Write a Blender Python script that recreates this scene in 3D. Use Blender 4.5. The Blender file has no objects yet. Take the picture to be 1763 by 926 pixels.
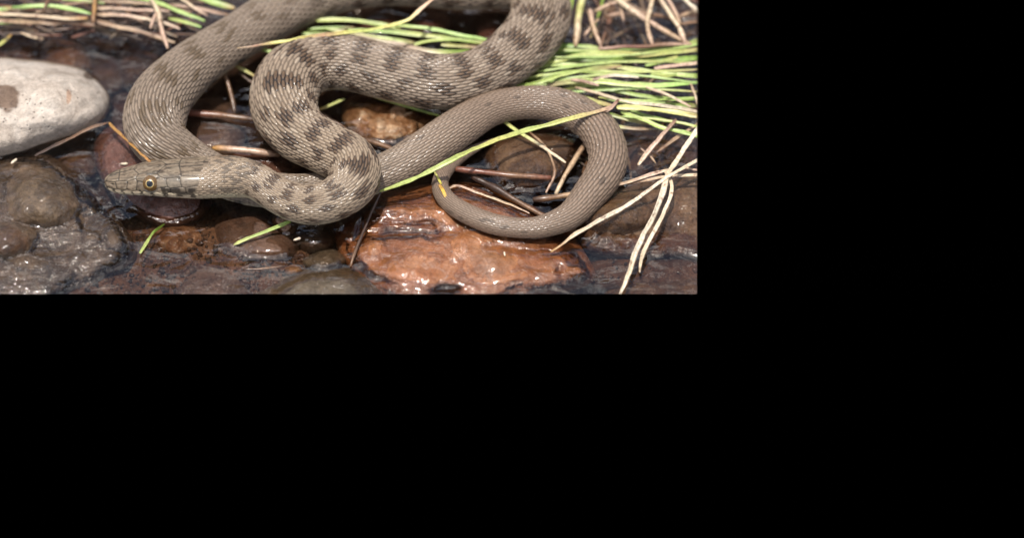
import bpy, bmesh, math, random
import numpy as np
from mathutils import Vector

# ------------------------------------------------------------------ camera, sky, sun, exposure
S = 1.0 / 5500.0            # one photo pixel at the focus distance, in metres
TH = math.radians(50.0)     # the camera looks down by this angle
DIST = 4950.0               # focal length in photo pixels = distance to the scene centre in pixel units
CT, ST = math.cos(TH), math.sin(TH)
W_PX, H_PX = 1763.0, 926.0
PPX, PPY = 600.0, 253.0     # pixel the optical axis passes through
EDGE_X, EDGE_Y = 1200.0, 506.0   # the stream bed is modelled as far as the photograph shows it

scene = bpy.context.scene
cam = bpy.data.cameras.new('camera')
cam_ob = bpy.data.objects.new('camera', cam)
scene.collection.objects.link(cam_ob)
cam_ob.location = (0, -DIST * CT * S, DIST * ST * S)
cam_ob.rotation_euler = (math.radians(90) - TH, 0, 0)
cam.sensor_width = 36.0
cam.lens = DIST / W_PX * 36.0
cam.shift_x = (W_PX / 2 - PPX) / W_PX
cam.shift_y = -(H_PX / 2 - PPY) / W_PX
cam.clip_start = 0.01
cam.clip_end = 100.0
cam.dof.use_dof = True
cam.dof.focus_distance = (DIST - 100) * S      # the plane of the head and the front coil
cam.dof.aperture_fstop = 4.2
scene.camera = cam_ob

SUN_ELEV, SUN_AZ = math.radians(81), math.radians(-125)   # azimuth from +Y towards +X
world = bpy.data.worlds.new('World')
scene.world = world
world.use_nodes = True
wn = world.node_tree
bg = wn.nodes['Background']
sky = wn.nodes.new('ShaderNodeTexSky')
sky.sky_type = 'NISHITA'
sky.sun_disc = False
sky.sun_elevation = SUN_ELEV
sky.sun_rotation = SUN_AZ
sky.dust_density = 5.0
sky.air_density = 1.0
sky.altitude = 300
wtc = wn.nodes.new('ShaderNodeTexCoord')
wno = wn.nodes.new('ShaderNodeTexNoise'); wno.inputs['Scale'].default_value = 3.2; wno.inputs['Detail'].default_value = 5; wno.inputs['Distortion'].default_value = 0.6
wmp = wn.nodes.new('ShaderNodeMapping'); wmp.inputs['Location'].default_value = (0.0, 0.0, 0.0)
wn.links.new(wtc.outputs['Generated'], wmp.inputs[0]); wn.links.new(wmp.outputs[0], wno.inputs['Vector'])
wra = wn.nodes.new('ShaderNodeValToRGB')
wra.color_ramp.elements[0].position = 0.53; wra.color_ramp.elements[0].color = (0, 0, 0, 1)
wra.color_ramp.elements[1].position = 0.60; wra.color_ramp.elements[1].color = (1, 1, 1, 1)
wn.links.new(wno.outputs['Fac'], wra.inputs[0])
wse = wn.nodes.new('ShaderNodeSeparateXYZ'); wn.links.new(wtc.outputs['Generated'], wse.inputs[0])
wup = wn.nodes.new('ShaderNodeMath'); wup.operation = 'MULTIPLY'; wup.use_clamp = True; wup.inputs[1].default_value = 6.0    # cloud only above the horizon
wn.links.new(wse.outputs['Z'], wup.inputs[0])
wcv = wn.nodes.new('ShaderNodeMath'); wcv.operation = 'MULTIPLY'
wn.links.new(wra.outputs[0], wcv.inputs[0]); wn.links.new(wup.outputs[0], wcv.inputs[1])
wmx = wn.nodes.new('ShaderNodeMix'); wmx.data_type = 'RGBA'
wn.links.new(wcv.outputs[0], wmx.inputs['Factor']); wn.links.new(sky.outputs[0], wmx.inputs['A'])
wmx.inputs['B'].default_value = (13.0, 13.2, 13.6, 1)
wn.links.new(wmx.outputs['Result'], bg.inputs[0])
bg.inputs[1].default_value = 0.12

sun = bpy.data.lights.new('sun', 'SUN')
sun.energy = 4.2
sun.angle = math.radians(0.6)
sun.color = (1.0, 0.955, 0.89)
sun_ob = bpy.data.objects.new('sun', sun)
scene.collection.objects.link(sun_ob)
sdir = Vector((math.sin(SUN_AZ) * math.cos(SUN_ELEV), math.cos(SUN_AZ) * math.cos(SUN_ELEV), math.sin(SUN_ELEV)))
sun_ob.rotation_euler = sdir.to_track_quat('Z', 'Y').to_euler()
sun_ob.location = sdir * 2.0

scene.view_settings.view_transform = 'Standard'
scene.view_settings.look = 'None'
scene.view_settings.exposure = 0.0
scene.view_settings.gamma = 1.0
scene.view_settings.use_curve_mapping = False
scene.render.engine = 'CYCLES'
scene.cycles.use_denoising = True
scene.cycles.max_bounces = 8
scene.cycles.transparent_max_bounces = 12
scene.cycles.sample_clamp_indirect = 6.0

rng = np.random.default_rng(7)
random.seed(7)
COL = scene.collection

# ------------------------------------------------------------------ helpers
def P(px, py, z):
    """photo pixel + height above the stream datum (pixel units) -> world point (pixel units)"""
    px = np.asarray(px, float); py = np.asarray(py, float); z = np.asarray(z, float)
    a = px - PPX; b = PPY - py
    dx = a
    dy = CT * DIST + b * ST
    dz = -ST * DIST + b * CT
    t = (z - DIST * ST) / dz
    return np.stack([t * dx + 0 * z, -DIST * CT + t * dy, z + 0 * t], -1)

def project(v):
    """world point (pixel units) -> photo pixel and depth"""
    v = np.asarray(v, float)
    d = v - np.array([0, -DIST * CT, DIST * ST])
    dep = d[..., 1] * CT - d[..., 2] * ST
    up = d[..., 1] * ST + d[..., 2] * CT
    return PPX + DIST * d[..., 0] / dep, PPY - DIST * up / dep, dep

def _hash(ix, iy, iz, seed):
    h = (ix.astype(np.int64) * 374761393 + iy.astype(np.int64) * 668265263 + iz.astype(np.int64) * 2147483647 + seed * 1274126177) & 0xFFFFFFFF
    h = ((h ^ (h >> 13)) * 1274126177) & 0xFFFFFFFF
    h = ((h ^ (h >> 16)) * 2246822519) & 0xFFFFFFFF
    return ((h ^ (h >> 15)) & 0xFFFFFF) / float(0xFFFFFF)

def noise(p, seed=0):
    p = np.asarray(p, float)
    i = np.floor(p); f = p - i
    f = f * f * f * (f * (f * 6 - 15) + 10)
    r = 0
    for dx in (0, 1):
        for dy in (0, 1):
            for dz in (0, 1):
                w = (f[..., 0] if dx else 1 - f[..., 0]) * (f[..., 1] if dy else 1 - f[..., 1]) * (f[..., 2] if dz else 1 - f[..., 2])
                r = r + w * _hash(i[..., 0] + dx, i[..., 1] + dy, i[..., 2] + dz, seed)
    return r * 2 - 1

def fbm(p, octaves=4, seed=0, gain=0.5):
    r = 0; a = 1.0; tot = 0
    p = np.asarray(p, float)
    for k in range(octaves):
        r = r + a * noise(p * 2 ** k + 17.3 * k, seed + k); tot += a; a *= gain
    return r / tot

def sstep(a, b, x):
    t = np.clip((x - a) / (b - a), 0, 1)
    return t * t * (3 - 2 * t)

def catmull(pts, n, closed=False):
    pts = np.asarray(pts, float)
    if closed:
        q = np.vstack([pts[-1:], pts, pts[:2]])
    else:
        q = np.vstack([2 * pts[:1] - pts[1:2], pts, 2 * pts[-1:] - pts[-2:-1]])
    m = len(q) - 3
    out = []
    k = max(4, int(math.ceil(n / m)) * 3)
    for i in range(m):
        p0, p1, p2, p3 = q[i:i + 4]
        t = np.linspace(0, 1, k, endpoint=False)[:, None]
        out.append(0.5 * ((2 * p1) + (-p0 + p2) * t + (2 * p0 - 5 * p1 + 4 * p2 - p3) * t ** 2 + (-p0 + 3 * p1 - 3 * p2 + p3) * t ** 3))
    out = np.vstack(out + [q[-2:-1]])
    d = np.r_[0, np.cumsum(np.linalg.norm(np.diff(out[:, :min(3, out.shape[1])], axis=0), axis=1))]
    u = np.linspace(0, d[-1], n, endpoint=not closed)
    return np.stack([np.interp(u, d, out[:, c]) for c in range(out.shape[1])], 1)

def mesh_obj(name, verts, faces, mat=None, parent=None, col=None, smooth=True, origin=None):
    """verts in pixel units; faces: (n,4)/(n,3) array or list of arrays"""
    verts = np.asarray(verts, float)
    if origin is None:
        origin = np.array([verts[:, 0].mean(), verts[:, 1].mean(), verts[:, 2].min()])
    me = bpy.data.meshes.new(name)
    if not isinstance(faces, list):
        faces = [faces]
    faces = [np.asarray(f, np.int32) for f in faces if len(f)]
    loops = np.concatenate([f.ravel() for f in faces])
    tot = np.concatenate([np.full(len(f), f.shape[1], np.int32) for f in faces])
    start = np.r_[0, np.cumsum(tot)[:-1]].astype(np.int32)
    me.vertices.add(len(verts)); me.loops.add(len(loops)); me.polygons.add(len(tot))
    me.vertices.foreach_set('co', ((verts - origin) * S).astype(np.float32).ravel())
    me.loops.foreach_set('vertex_index', loops)
    me.polygons.foreach_set('loop_start', start)
    me.polygons.foreach_set('loop_total', tot)
    if smooth:
        me.polygons.foreach_set('use_smooth', np.ones(len(tot), bool))
    me.update(calc_edges=True)
    me.validate()
    if col is not None:
        a = me.color_attributes.new('Col', 'FLOAT_COLOR', 'POINT')
        c = np.ones((len(verts), 4), np.float32); c[:, :3] = np.clip(col, 0, 1)
        a.data.foreach_set('color', c.ravel())
    if mat is not None:
        me.materials.append(mat)
    ob = bpy.data.objects.new(name, me)
    COL.objects.link(ob)
    loc = Vector(origin * S)
    if parent is not None:
        ob.parent = parent
        loc = loc - PLOC[parent.name]
    ob.location = loc
    PLOC[ob.name] = Vector(origin * S)
    return ob
PLOC = {}

def tag(o, label=None, cat=None, group=None, kind=None):
    if label: o['label'] = label
    if cat: o['category'] = cat
    if group: o['group'] = group
    if kind: o['kind'] = kind
    return o

def grid_faces(n, m, wrap=False):
    i = np.arange(n - 1)[:, None]; j = np.arange(m if wrap else m - 1)[None, :]
    j2 = (j + 1) % m
    return np.stack([i * m + j, i * m + j2, (i + 1) * m + j2, (i + 1) * m + j], -1).reshape(-1, 4)

# ------------------------------------------------------------------ materials
class NT:
    def __init__(self, name):
        self.m = bpy.data.materials.new(name); self.m.use_nodes = True
        self.t = self.m.node_tree; self.n = self.t.nodes
        self.bsdf = self.n['Principled BSDF']; self.out = self.n['Material Output']
        tc = self.n.new('ShaderNodeTexCoord')
        oi = self.n.new('ShaderNodeObjectInfo')
        self.rand = oi.outputs['Random']
        mul = self.n.new('ShaderNodeVectorMath'); mul.operation = 'SCALE'
        mul.inputs['Scale'].default_value = 1.0 / S
        self.l(tc.outputs['Object'], mul.inputs[0])
        w = self.math('MULTIPLY', self.rand, 37.0)
        add = self.n.new('ShaderNodeVectorMath'); add.operation = 'ADD'
        cmb = self.n.new('ShaderNodeCombineXYZ')
        w2 = self.math('MULTIPLY', w, 100.0)
        for k in range(3): self.l(w2, cmb.inputs[k])
        self.l(mul.outputs[0], add.inputs[0]); self.l(cmb.outputs[0], add.inputs[1])
        self.co = add.outputs[0]           # pixel-unit object coordinates, shifted for every object
    def l(self, a, b): self.t.links.new(a, b)
    def val(self, x, sock):
        if hasattr(x, 'is_linked') or hasattr(x, 'links'): self.l(x, sock)
        else: sock.default_value = x
    def math(self, op, a, b=0.0, clamp=False):
        k = self.n.new('ShaderNodeMath'); k.operation = op; k.use_clamp = clamp
        self.val(a, k.inputs[0]); self.val(b, k.inputs[1]); return k.outputs[0]
    def noise(self, size, detail=4, rough=0.55, dist=0.0, stretch=None):
        k = self.n.new('ShaderNodeTexNoise')
        k.inputs['Scale'].default_value = 1.0 / size; k.inputs['Detail'].default_value = detail
        k.inputs['Roughness'].default_value = rough; k.inputs['Distortion'].default_value = dist
        co = self.co
        if stretch:
            mp = self.n.new('ShaderNodeMapping'); mp.inputs['Scale'].default_value = stretch
            self.l(co, mp.inputs[0]); co = mp.outputs[0]
        self.l(co, k.inputs['Vector']); return k.outputs['Fac']
    def voronoi(self, size, feature='F1', rnd=1.0):
        k = self.n.new('ShaderNodeTexVoronoi'); k.feature = feature
        k.inputs['Scale'].default_value = 1.0 / size
        k.inputs['Randomness'].default_value = rnd
        self.l(self.co, k.inputs['Vector']); return k.outputs['Distance']
    def ramp(self, fac, stops):
        k = self.n.new('ShaderNodeValToRGB'); e = k.color_ramp.elements
        while len(e) < len(stops): e.new(0.5)
        for el, (p, c) in zip(e, stops):
            el.position = p; el.color = (*c, 1) if not np.isscalar(c) else (c, c, c, 1)
        self.l(fac, k.inputs[0]); return k.outputs[0]
    def mix(self, fac, a, b, mode='MIX'):
        k = self.n.new('ShaderNodeMix'); k.data_type = 'RGBA'; k.blend_type = mode
        self.val(fac, k.inputs['Factor'])
        for x, s in ((a, k.inputs['A']), (b, k.inputs['B'])):
            if isinstance(x, (tuple, list)): s.default_value = (*x[:3], 1)
            else: self.l(x, s)
        return k.outputs['Result']
    def attr(self, name='Col'):
        k = self.n.new('ShaderNodeAttribute'); k.attribute_name = name; return k.outputs['Color']
    def bump(self, h, dist_px, strength=1.0, normal=None):
        k = self.n.new('ShaderNodeBump'); k.inputs['Distance'].default_value = dist_px * S
        k.inputs['Strength'].default_value = strength
        self.l(h, k.inputs['Height'])
        if normal is not None: self.l(normal, k.inputs['Normal'])
        return k.outputs[0]
    def set(self, **kw):
        for k, v in kw.items():
            s = self.bsdf.inputs[k.replace('_', ' ')]
            if isinstance(v, tuple): s.default_value = (*v, 1)
            else: self.val(v, s)

def rock_mat(name, c1, c2, c3, size=90, fine=7, rough=0.45, coat=1.0, coat_rough=(0.03, 0.22), bump=2.6, coat_bump=5.0, speck=0.4, film=0.5, coat_ior=1.5, patch=None, patch_at=0.55):
    k = NT(name)
    n1 = k.noise(size, 8, 0.65, 0.8)
    base = k.ramp(n1, [(0.32, c1), (0.5, c2), (0.66, c3)])
    if patch:                                        # sky sheen of the wet film, painted into the colour in ragged patches
        pm = k.ramp(k.noise(size * 0.5, 8, 0.7, 1.2), [(patch_at - 0.03, 0.0), (patch_at + 0.05, 0.85)])
        base = k.mix(pm, base, patch)
    mid = k.ramp(k.noise(19, 6, 0.7, 0.5), [(0.28, 0.62), (0.5, 1.0), (0.72, 1.3)])
    base = k.mix(1.0, base, mid, 'MULTIPLY')
    n2 = k.noise(fine, 6, 0.75)
    sp = k.ramp(n2, [(0.3, 1 - speck), (0.5, 1.0), (0.72, 1 + speck)])
    base = k.mix(1.0, base, sp, 'MULTIPLY')
    pits = k.voronoi(fine * 2.0)
    pit = k.ramp(pits, [(0.08, 0.3), (0.24, 1.0)])
    pitf = k.ramp(k.noise(size * 0.8, 4), [(0.47, 0.0), (0.6, 1.0)])
    base = k.mix(k.math('MULTIPLY', pitf, 0.9), base, k.mix(1.0, base, pit, 'MULTIPLY'))
    base = k.mix(1.0, base, k.attr(), 'MULTIPLY')
    k.set(Base_Color=base, Roughness=rough, Specular_IOR_Level=0.3)
    bh = k.math('ADD', n2, k.math('MULTIPLY', k.ramp(pits, [(0.05, 0.0), (0.3, 0.5)]), pitf))
    bh = k.math('ADD', bh, k.math('MULTIPLY', k.noise(19, 5, 0.65), 1.2))
    k.set(Normal=k.bump(bh, bump, 1.0))
    if coat > 0:
        fm = k.noise(size * 0.55, 5, 0.6, 1.0)
        fm = k.ramp(fm, [(film - 0.05, 1.0), (film + 0.07, 0.0)])     # 1 = smooth standing film
        cr = k.math('ADD', k.math('MULTIPLY', k.noise(28, 4), coat_rough[1] - coat_rough[0]), coat_rough[0])
        g = k.noise(fine * 2.0, 4, 0.6)
        g2 = k.noise(size * 0.35, 2)
        g = k.math('ADD', k.math('MULTIPLY', g, k.math('SUBTRACT', 1.05, fm)), k.math('MULTIPLY', g2, 0.9))
        cw = k.ramp(k.noise(size * 0.7, 4), [(0.35, coat * 0.35), (0.55, coat)])
        k.set(Coat_Weight=cw, Coat_Roughness=cr, Coat_IOR=coat_ior, Coat_Normal=k.bump(g, coat_bump, 1.0))
    return k.m

M = {}
M['pale'] = rock_mat('pale_granite', (.36, .295, .24), (.50, .425, .355), (.60, .53, .46), size=60, fine=5, rough=0.85, coat=0, bump=2.6, speck=0.2)
M['dark'] = rock_mat('wet_grey_brown_rock', (.036, .021, .011), (.082, .051, .030), (.14, .092, .058), size=55, fine=6, film=0.54, coat_ior=1.55, bump=2.0, speck=.35, coat_bump=11.0, coat_rough=(0.015, 0.12))
M['maroon'] = rock_mat('wet_maroon_rock', (.05, .02, .014), (.115, .048, .034), (.18, .09, .07), size=60, fine=6, coat_rough=(0.015, 0.12), coat_bump=5.5)
M['orange'] = rock_mat('wet_orange_rock', (.18, .062, .020), (.29, .112, .040), (.36, .16, .070), size=90, fine=4.5, speck=.25, film=0.60, patch=(.36, .20, .13), patch_at=.60, coat_bump=2.6, coat_ior=1.7, coat_rough=(0.015, 0.14), bump=2.0)
M['brown'] = rock_mat('wet_brown_rock', (.030, .013, .007), (.085, .042, .020), (.15, .086, .045), size=50, fine=5, coat_bump=9.0, coat_rough=(0.015, 0.12), coat_ior=1.5)
M['tan'] = rock_mat('wet_tan_rock', (.12, .052, .02), (.27, .14, .064), (.46, .32, .2), size=26, coat_bump=6.5, coat_rough=(0.015, 0.12))
M['taupe'] = rock_mat('wet_taupe_stone', (.06, .034, .023), (.11, .066, .046), (.155, .10, .073), size=60, fine=5, coat_bump=2.5, speck=.35, coat_rough=(0.015, 0.12))
M['olive'] = rock_mat('wet_olive_grey_stone', (.06, .044, .028), (.115, .087, .058), (.18, .145, .105), size=70, fine=6, coat_bump=5.0, coat_rough=(0.015, 0.12), coat_ior=1.65)
M['silt'] = rock_mat('brown_silt', (.045, .020, .011), (.095, .045, .024), (.14, .072, .04), size=70, fine=4, rough=0.85, coat=0.2, coat_bump=2.5, speck=0.6)

def water_mat(name='stream_water', tint=(.86, .80, .74), size=80, depth=9.0, ripple=0.12):
    k = NT(name)
    n = k.n
    fr = n.new('ShaderNodeFresnel'); fr.inputs['IOR'].default_value = 1.8
    h = k.math('ADD', k.noise(size, 2, 0.4, 0.5, (1, 2.2, 1)), k.math('MULTIPLY', k.noise(16, 2), ripple))
    nb = k.bump(h, depth, 1.0)
    k.l(nb, fr.inputs['Normal'])
    tr = n.new('ShaderNodeBsdfTransparent'); tr.inputs[0].default_value = (*tint, 1)
    gl = n.new('ShaderNodeBsdfGlossy'); gl.inputs['Roughness'].default_value = 0.02
    k.l(nb, gl.inputs['Normal'])
    mx = n.new('ShaderNodeMixShader')
    k.l(fr.outputs[0], mx.inputs[0]); k.l(tr.outputs[0], mx.inputs[1]); k.l(gl.outputs[0], mx.inputs[2])
    k.l(mx.outputs[0], k.out.inputs['Surface'])
    n.remove(k.bsdf)
    return k.m
M['water'] = water_mat()
M['film'] = water_mat('thin_film', (.93, .92, .91), 34, 7.0, 0.42)

def skin_mat():
    k = NT('snake_skin')
    n2 = k.noise(4, 3)
    c = k.mix(1.0, k.attr(), k.ramp(n2, [(0.25, 0.82), (0.75, 1.15)]), 'MULTIPLY')
    k.set(Base_Color=c, Roughness=0.48, Specular_IOR_Level=0.3, Coat_Weight=0.34, Coat_Roughness=0.14, Normal=k.bump(k.noise(3.0, 3), 0.35, 0.6))
    return k.m
M['skin'] = skin_mat()

def plain(name, c, rough=0.4, coat=0.0, **kw):
    k = NT(name)
    n = k.noise(6, 3)
    k.set(Base_Color=k.mix(1.0, c, k.ramp(n, [(0.3, 0.85), (0.7, 1.12)]), 'MULTIPLY'), Roughness=rough, Coat_Weight=coat, Coat_Roughness=0.03)
    return k.m

def blade_mat(name, rough=0.45, trans=0.0, speck=0.25, spots=0.0):
    k = NT(name)
    c = k.attr()
    s = k.noise(5, 4, 0.6)
    c = k.mix(1.0, c, k.ramp(s, [(0.3, 1 - speck), (0.7, 1 + speck)]), 'MULTIPLY')
    if spots:
        sp = k.ramp(k.noise(13, 5, 0.75), [(0.55, 0.0), (0.64, 1.0)])
        c = k.mix(k.math('MULTIPLY', sp, spots), c, (.15, .06, .025))
    k.set(Base_Color=c, Roughness=rough, Normal=k.bump(s, 0.5, 0.5), Coat_Weight=0.15, Coat_Roughness=0.25)
    return k.m
M['blade'] = blade_mat('green_blade', 0.4, spots=0.25)
M['straw'] = blade_mat('dry_straw', 0.55, spots=0.8, speck=.35)
M['twig'] = blade_mat('wet_twig', 0.3, speck=0.4)

# ------------------------------------------------------------------ the stream bed and the water
def sheet(name, x0, x1, y0, y1, step, zf, mat, colf=None):
    xs = np.arange(x0, x1 + step, step); ys = np.arange(y0, y1 + step, step)
    X, Y = np.meshgrid(xs, ys)
    Z = zf(X, Y)
    v = P(X, Y, Z).reshape(-1, 3)
    f = grid_faces(len(ys), len(xs))[:, ::-1]
    c = np.ones((len(v), 3)) if colf is None else colf(X, Y).reshape(-1, 3)
    return mesh_obj(name, v, f, mat, col=c)

def bed_z(X, Y):
    q = np.stack([X / 60, Y / 40, 0 * X], -1)
    z = -100 + 20 * fbm(q, 4, 3)
    mud = sstep(0, 1, 1 - (((X - 385) / 215) ** 2 + ((Y - 450) / 95) ** 2) * 0.55)
    mud2 = sstep(0, 1, 1 - (((X - 1120) / 130) ** 2 + ((Y - 470) / 40) ** 2) * 0.6)
    mud3 = sstep(0, 1, 1 - (((X - 130) / 150) ** 2 + ((Y - 500) / 60) ** 2) * 0.55)
    m = np.maximum(np.maximum(mud, mud2), mud3)
    z = z * (1 - m) + (-29 + 9 * fbm(q * 1.8, 5, 9)) * m
    return z
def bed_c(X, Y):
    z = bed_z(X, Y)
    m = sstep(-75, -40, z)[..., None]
    return np.array([.32, .30, .30]) * (1 - m) + np.array([1.8, 1.55, 1.4]) * m  # shade of the deep gaps painted in as darker tint; raised silt stays brown
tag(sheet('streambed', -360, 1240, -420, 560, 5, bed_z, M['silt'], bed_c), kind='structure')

WATER_Z = -15.0
GX0, GX1, GY0, GY1, GS = -360.0, 1240.0, -420.0, 560.0, 2.5
DRY = np.zeros((int((GY1 - GY0) / GS) + 1, int((GX1 - GX0) / GS) + 1), bool)     # where stones stand out of the water

# ------------------------------------------------------------------ stones
HMAP = np.full(DRY.shape, -200.0)
def stone(name, label, outline, top, rim, mat, p=2.2, q=0.6, bumps=(), rough=(3.0, 40), rings=40, segs=110, seed=0, stains=(), group=None, center=None, tilt=0.0, tint=(1, 1, 1)):
    o = catmull(outline, segs, True)
    c = o.mean(0) if center is None else np.array(center, float)
    t = np.linspace(0, 1, rings) ** 0.85
    t = t[1:]
    XY = c + (o - c)[None] * t[:, None, None]
    th = np.linspace(0, 2 * math.pi, segs, endpoint=False)
    wob = 1 + 0.03 * noise(np.stack([3 * np.cos(th) + seed, 3 * np.sin(th), 0 * th], -1), seed)
    XY = c + (XY - c) * (1 + (wob[None, :, None] - 1) * t[:, None, None])
    X, Y = XY[..., 0], XY[..., 1]
    def zf(X, Y, T):
        z = rim + (top - rim) * (1 - T ** p) ** q
        z = z + tilt * (Y - c[1]) * (1 - T ** 3)
        wq = np.stack([X / 34, Y / 34, 0 * X + seed], -1)
        WX, WY = X + 11 * fbm(wq, 3, 81), Y + 9 * fbm(wq, 3, 91)
        for (bx, by, rx, ry, h, *e) in bumps:
            ex = e[0] if e else 1.0
            d2 = ((WX - bx) / rx) ** 2 + ((WY - by) / ry) ** 2
            if ex == 1.0: z = z + h * np.exp(-1.6 * d2)
            else: z = z + h * np.clip(1 - d2, 0, 1) ** (ex + 0.2)            # a domed knob
        q3 = np.stack([X / rough[1], Y / rough[1] * 1.2, 0 * X + seed * 3.1], -1)
        z = z + rough[0] * fbm(q3, 5, seed + 50) * (1 - 0.6 * T ** 6)
        return z
    T = np.repeat(t[:, None], segs, 1)
    Z = zf(X, Y, T)
    up_ = Z > WATER_Z
    ix = np.clip(((X - GX0) / GS).round().astype(int), 0, DRY.shape[1] - 1); iy = np.clip(((Y - GY0) / GS).round().astype(int), 0, DRY.shape[0] - 1)
    DRY[iy[up_], ix[up_]] = True
    np.maximum.at(HMAP, (iy, ix), Z)
    v = P(X, Y, Z).reshape(-1, 3)
    zc = float(zf(np.array([c[0]]), np.array([c[1]]), np.array([0.0]))[0])
    nr = len(t)
    last = v[-segs:]
    low = last.copy(); low[:, 2] -= 45; ctr = low.mean(0); low[:, :2] = ctr[:2] + (low[:, :2] - ctr[:2]) * 0.86
    low[:, 2] = np.minimum(low[:, 2], -95)
    bot = ctr.copy(); bot[2] = low[:, 2].min() - 8
    V = np.vstack([P(c[0], c[1], zc)[None], v, low, bot[None]])
    f4 = grid_faces(nr + 1, segs, True) + 1
    j = np.arange(segs); j2 = (j + 1) % segs
    f3a = np.stack([0 * j, 1 + j2, 1 + j], -1)
    b0 = 1 + nr * segs
    f3b = np.stack([b0 + j, b0 + j2, 0 * j + len(V) - 1], -1)
    colr = np.ones((len(V), 3)) * np.array(tint)
    px = np.r_[c[0], X.ravel(), X[-1], c[0]]; py = np.r_[c[1], Y.ravel(), Y[-1], c[1]]
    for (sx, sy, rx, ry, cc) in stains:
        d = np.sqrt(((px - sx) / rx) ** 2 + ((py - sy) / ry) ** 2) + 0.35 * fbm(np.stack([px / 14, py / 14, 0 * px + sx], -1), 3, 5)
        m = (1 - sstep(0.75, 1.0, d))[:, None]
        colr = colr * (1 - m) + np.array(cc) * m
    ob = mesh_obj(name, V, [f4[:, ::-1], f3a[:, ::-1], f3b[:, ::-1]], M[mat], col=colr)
    return tag(ob, label, 'stone', group)

stone('pale_boulder', 'dry pale grey granite boulder with a dark patch, beside the wet grey-brown rock',
      [(-112, 190), (-90, 140), (-45, 112), (0, 100), (40, 102), (90, 108), (135, 119), (165, 134), (185, 155), (192, 178), (182, 205), (160, 222), (120, 236), (70, 252), (30, 264), (-40, 272), (-95, 245)],
      62, -40, 'pale', p=2.4, q=0.5, rough=(5, 45), rings=70, segs=200, seed=1, center=(60, 170),
      bumps=[(120, 150, 60, 30, 6), (60, 225, 80, 14, -4)],
      stains=[(8, 168, 26, 26, (.36, .29, .25)), (157, 130, 13, 7, (.3, .25, .22)), (118, 168, 5, 14, (.85, .68, .58))])
stone('knobbly_rock', 'wet grey-brown knobbly rock with a big rounded bump, below the pale boulder',
      [(-112, 400), (-95, 330), (-45, 285), (10, 262), (40, 254), (75, 262), (110, 285), (150, 310), (185, 345), (215, 385), (235, 420), (238, 447), (215, 467), (180, 482), (130, 502), (100, 522), (60, 548), (-30, 548), (-95, 480)],
      2, -45, 'dark', p=5, q=0.6, rough=(6, 55), rings=120, segs=260, seed=2, center=(85, 400),
      bumps=[(74, 338, 66, 56, 34, 0.7), (18, 412, 46, 34, 26, 0.7), (208, 398, 32, 40, 14, 0.8), (60, 284, 80, 20, 10), (140, 375, 30, 30, -9), (100, 425, 60, 18, -6), (150, 350, 24, 18, 6, .8),
             (160, 412, 16, 12, 7, .8), (130, 395, 12, 10, 6, .8), (190, 445, 20, 12, 6, .8), (60, 455, 40, 18, 7, .8), (105, 470, 26, 16, 6, .8), (135, 440, 18, 12, 5, .8)],
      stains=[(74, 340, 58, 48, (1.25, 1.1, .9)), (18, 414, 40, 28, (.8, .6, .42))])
stone('maroon_stone', 'wet dark red stone beneath the head of the snake',
      [(165, 245), (190, 218), (240, 222), (280, 258), (335, 285), (362, 330), (361, 362), (330, 384), (285, 391), (240, 373), (205, 347), (175, 312), (162, 275)],
      -4, -46, 'maroon', p=5.5, q=0.6, rough=(5, 40), rings=70, segs=180, seed=3, bumps=[(300, 352, 60, 24, 7), (205, 270, 40, 30, 5)])
stone('orange_rock', 'broad flat orange-brown wet rock under the looped tail',
      [(578, 400), (600, 360), (640, 335), (700, 322), (750, 316), (810, 318), (880, 338), (940, 365), (988, 405), (1015, 440), (1032, 468), (1024, 490), (985, 503), (930, 511), (880, 519), (780, 545), (700, 532), (640, 497), (608, 470), (583, 440)],
      -4, -58, 'orange', p=6, q=0.55, rough=(6, 50), rings=150, segs=300, seed=4, center=(790, 430),
      bumps=[(690, 404, 85, 13, -19.5), (690, 362, 85, 9, 7.5), (690, 385, 60, 8, -6), (765, 368, 22, 20, 10.5), (735, 385, 20, 10, -9), (640, 425, 20, 25, 7.5), (1000, 466, 28, 15, 10.5, .8), (960, 462, 14, 12, -6),
             (770, 497, 24, 10, -24), (850, 450, 40, 18, 7.5), (900, 430, 60, 16, -4.5), (690, 470, 70, 16, 7.5), (880, 480, 40, 10, 6), (800, 415, 25, 15, 7.5), (650, 480, 40, 12, -7.5)],
      stains=[(700, 475, 60, 18, (1.0, .95, .95)), (760, 500, 26, 12, (.45, .42, .45)), (845, 455, 40, 25, (.8, .85, .95)), (940, 440, 55, 20, (.85, .75, .6))])
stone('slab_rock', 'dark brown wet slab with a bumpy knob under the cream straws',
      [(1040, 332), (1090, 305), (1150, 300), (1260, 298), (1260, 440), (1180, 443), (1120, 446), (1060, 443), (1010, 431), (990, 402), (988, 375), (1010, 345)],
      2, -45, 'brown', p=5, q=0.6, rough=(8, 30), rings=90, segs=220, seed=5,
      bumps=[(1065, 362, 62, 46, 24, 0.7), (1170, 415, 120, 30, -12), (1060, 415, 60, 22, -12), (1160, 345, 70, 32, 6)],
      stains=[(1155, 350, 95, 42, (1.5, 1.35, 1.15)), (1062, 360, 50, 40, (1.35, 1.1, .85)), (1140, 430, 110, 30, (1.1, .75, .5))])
stone('loop_stone', 'rounded wet brown stone inside the loop of the tail',
      [(832, 262), (850, 236), (890, 220), (940, 222), (985, 228), (1006, 246), (986, 290), (960, 320), (920, 337), (880, 333), (850, 311), (835, 286)],
      2, -50, 'brown', p=2.8, q=0.55, rough=(5, 35), rings=60, segs=150, seed=6, tint=(1.6, 1.4, 1.3), bumps=[(905, 285, 45, 22, 6), (940, 240, 50, 12, -4)])
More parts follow.
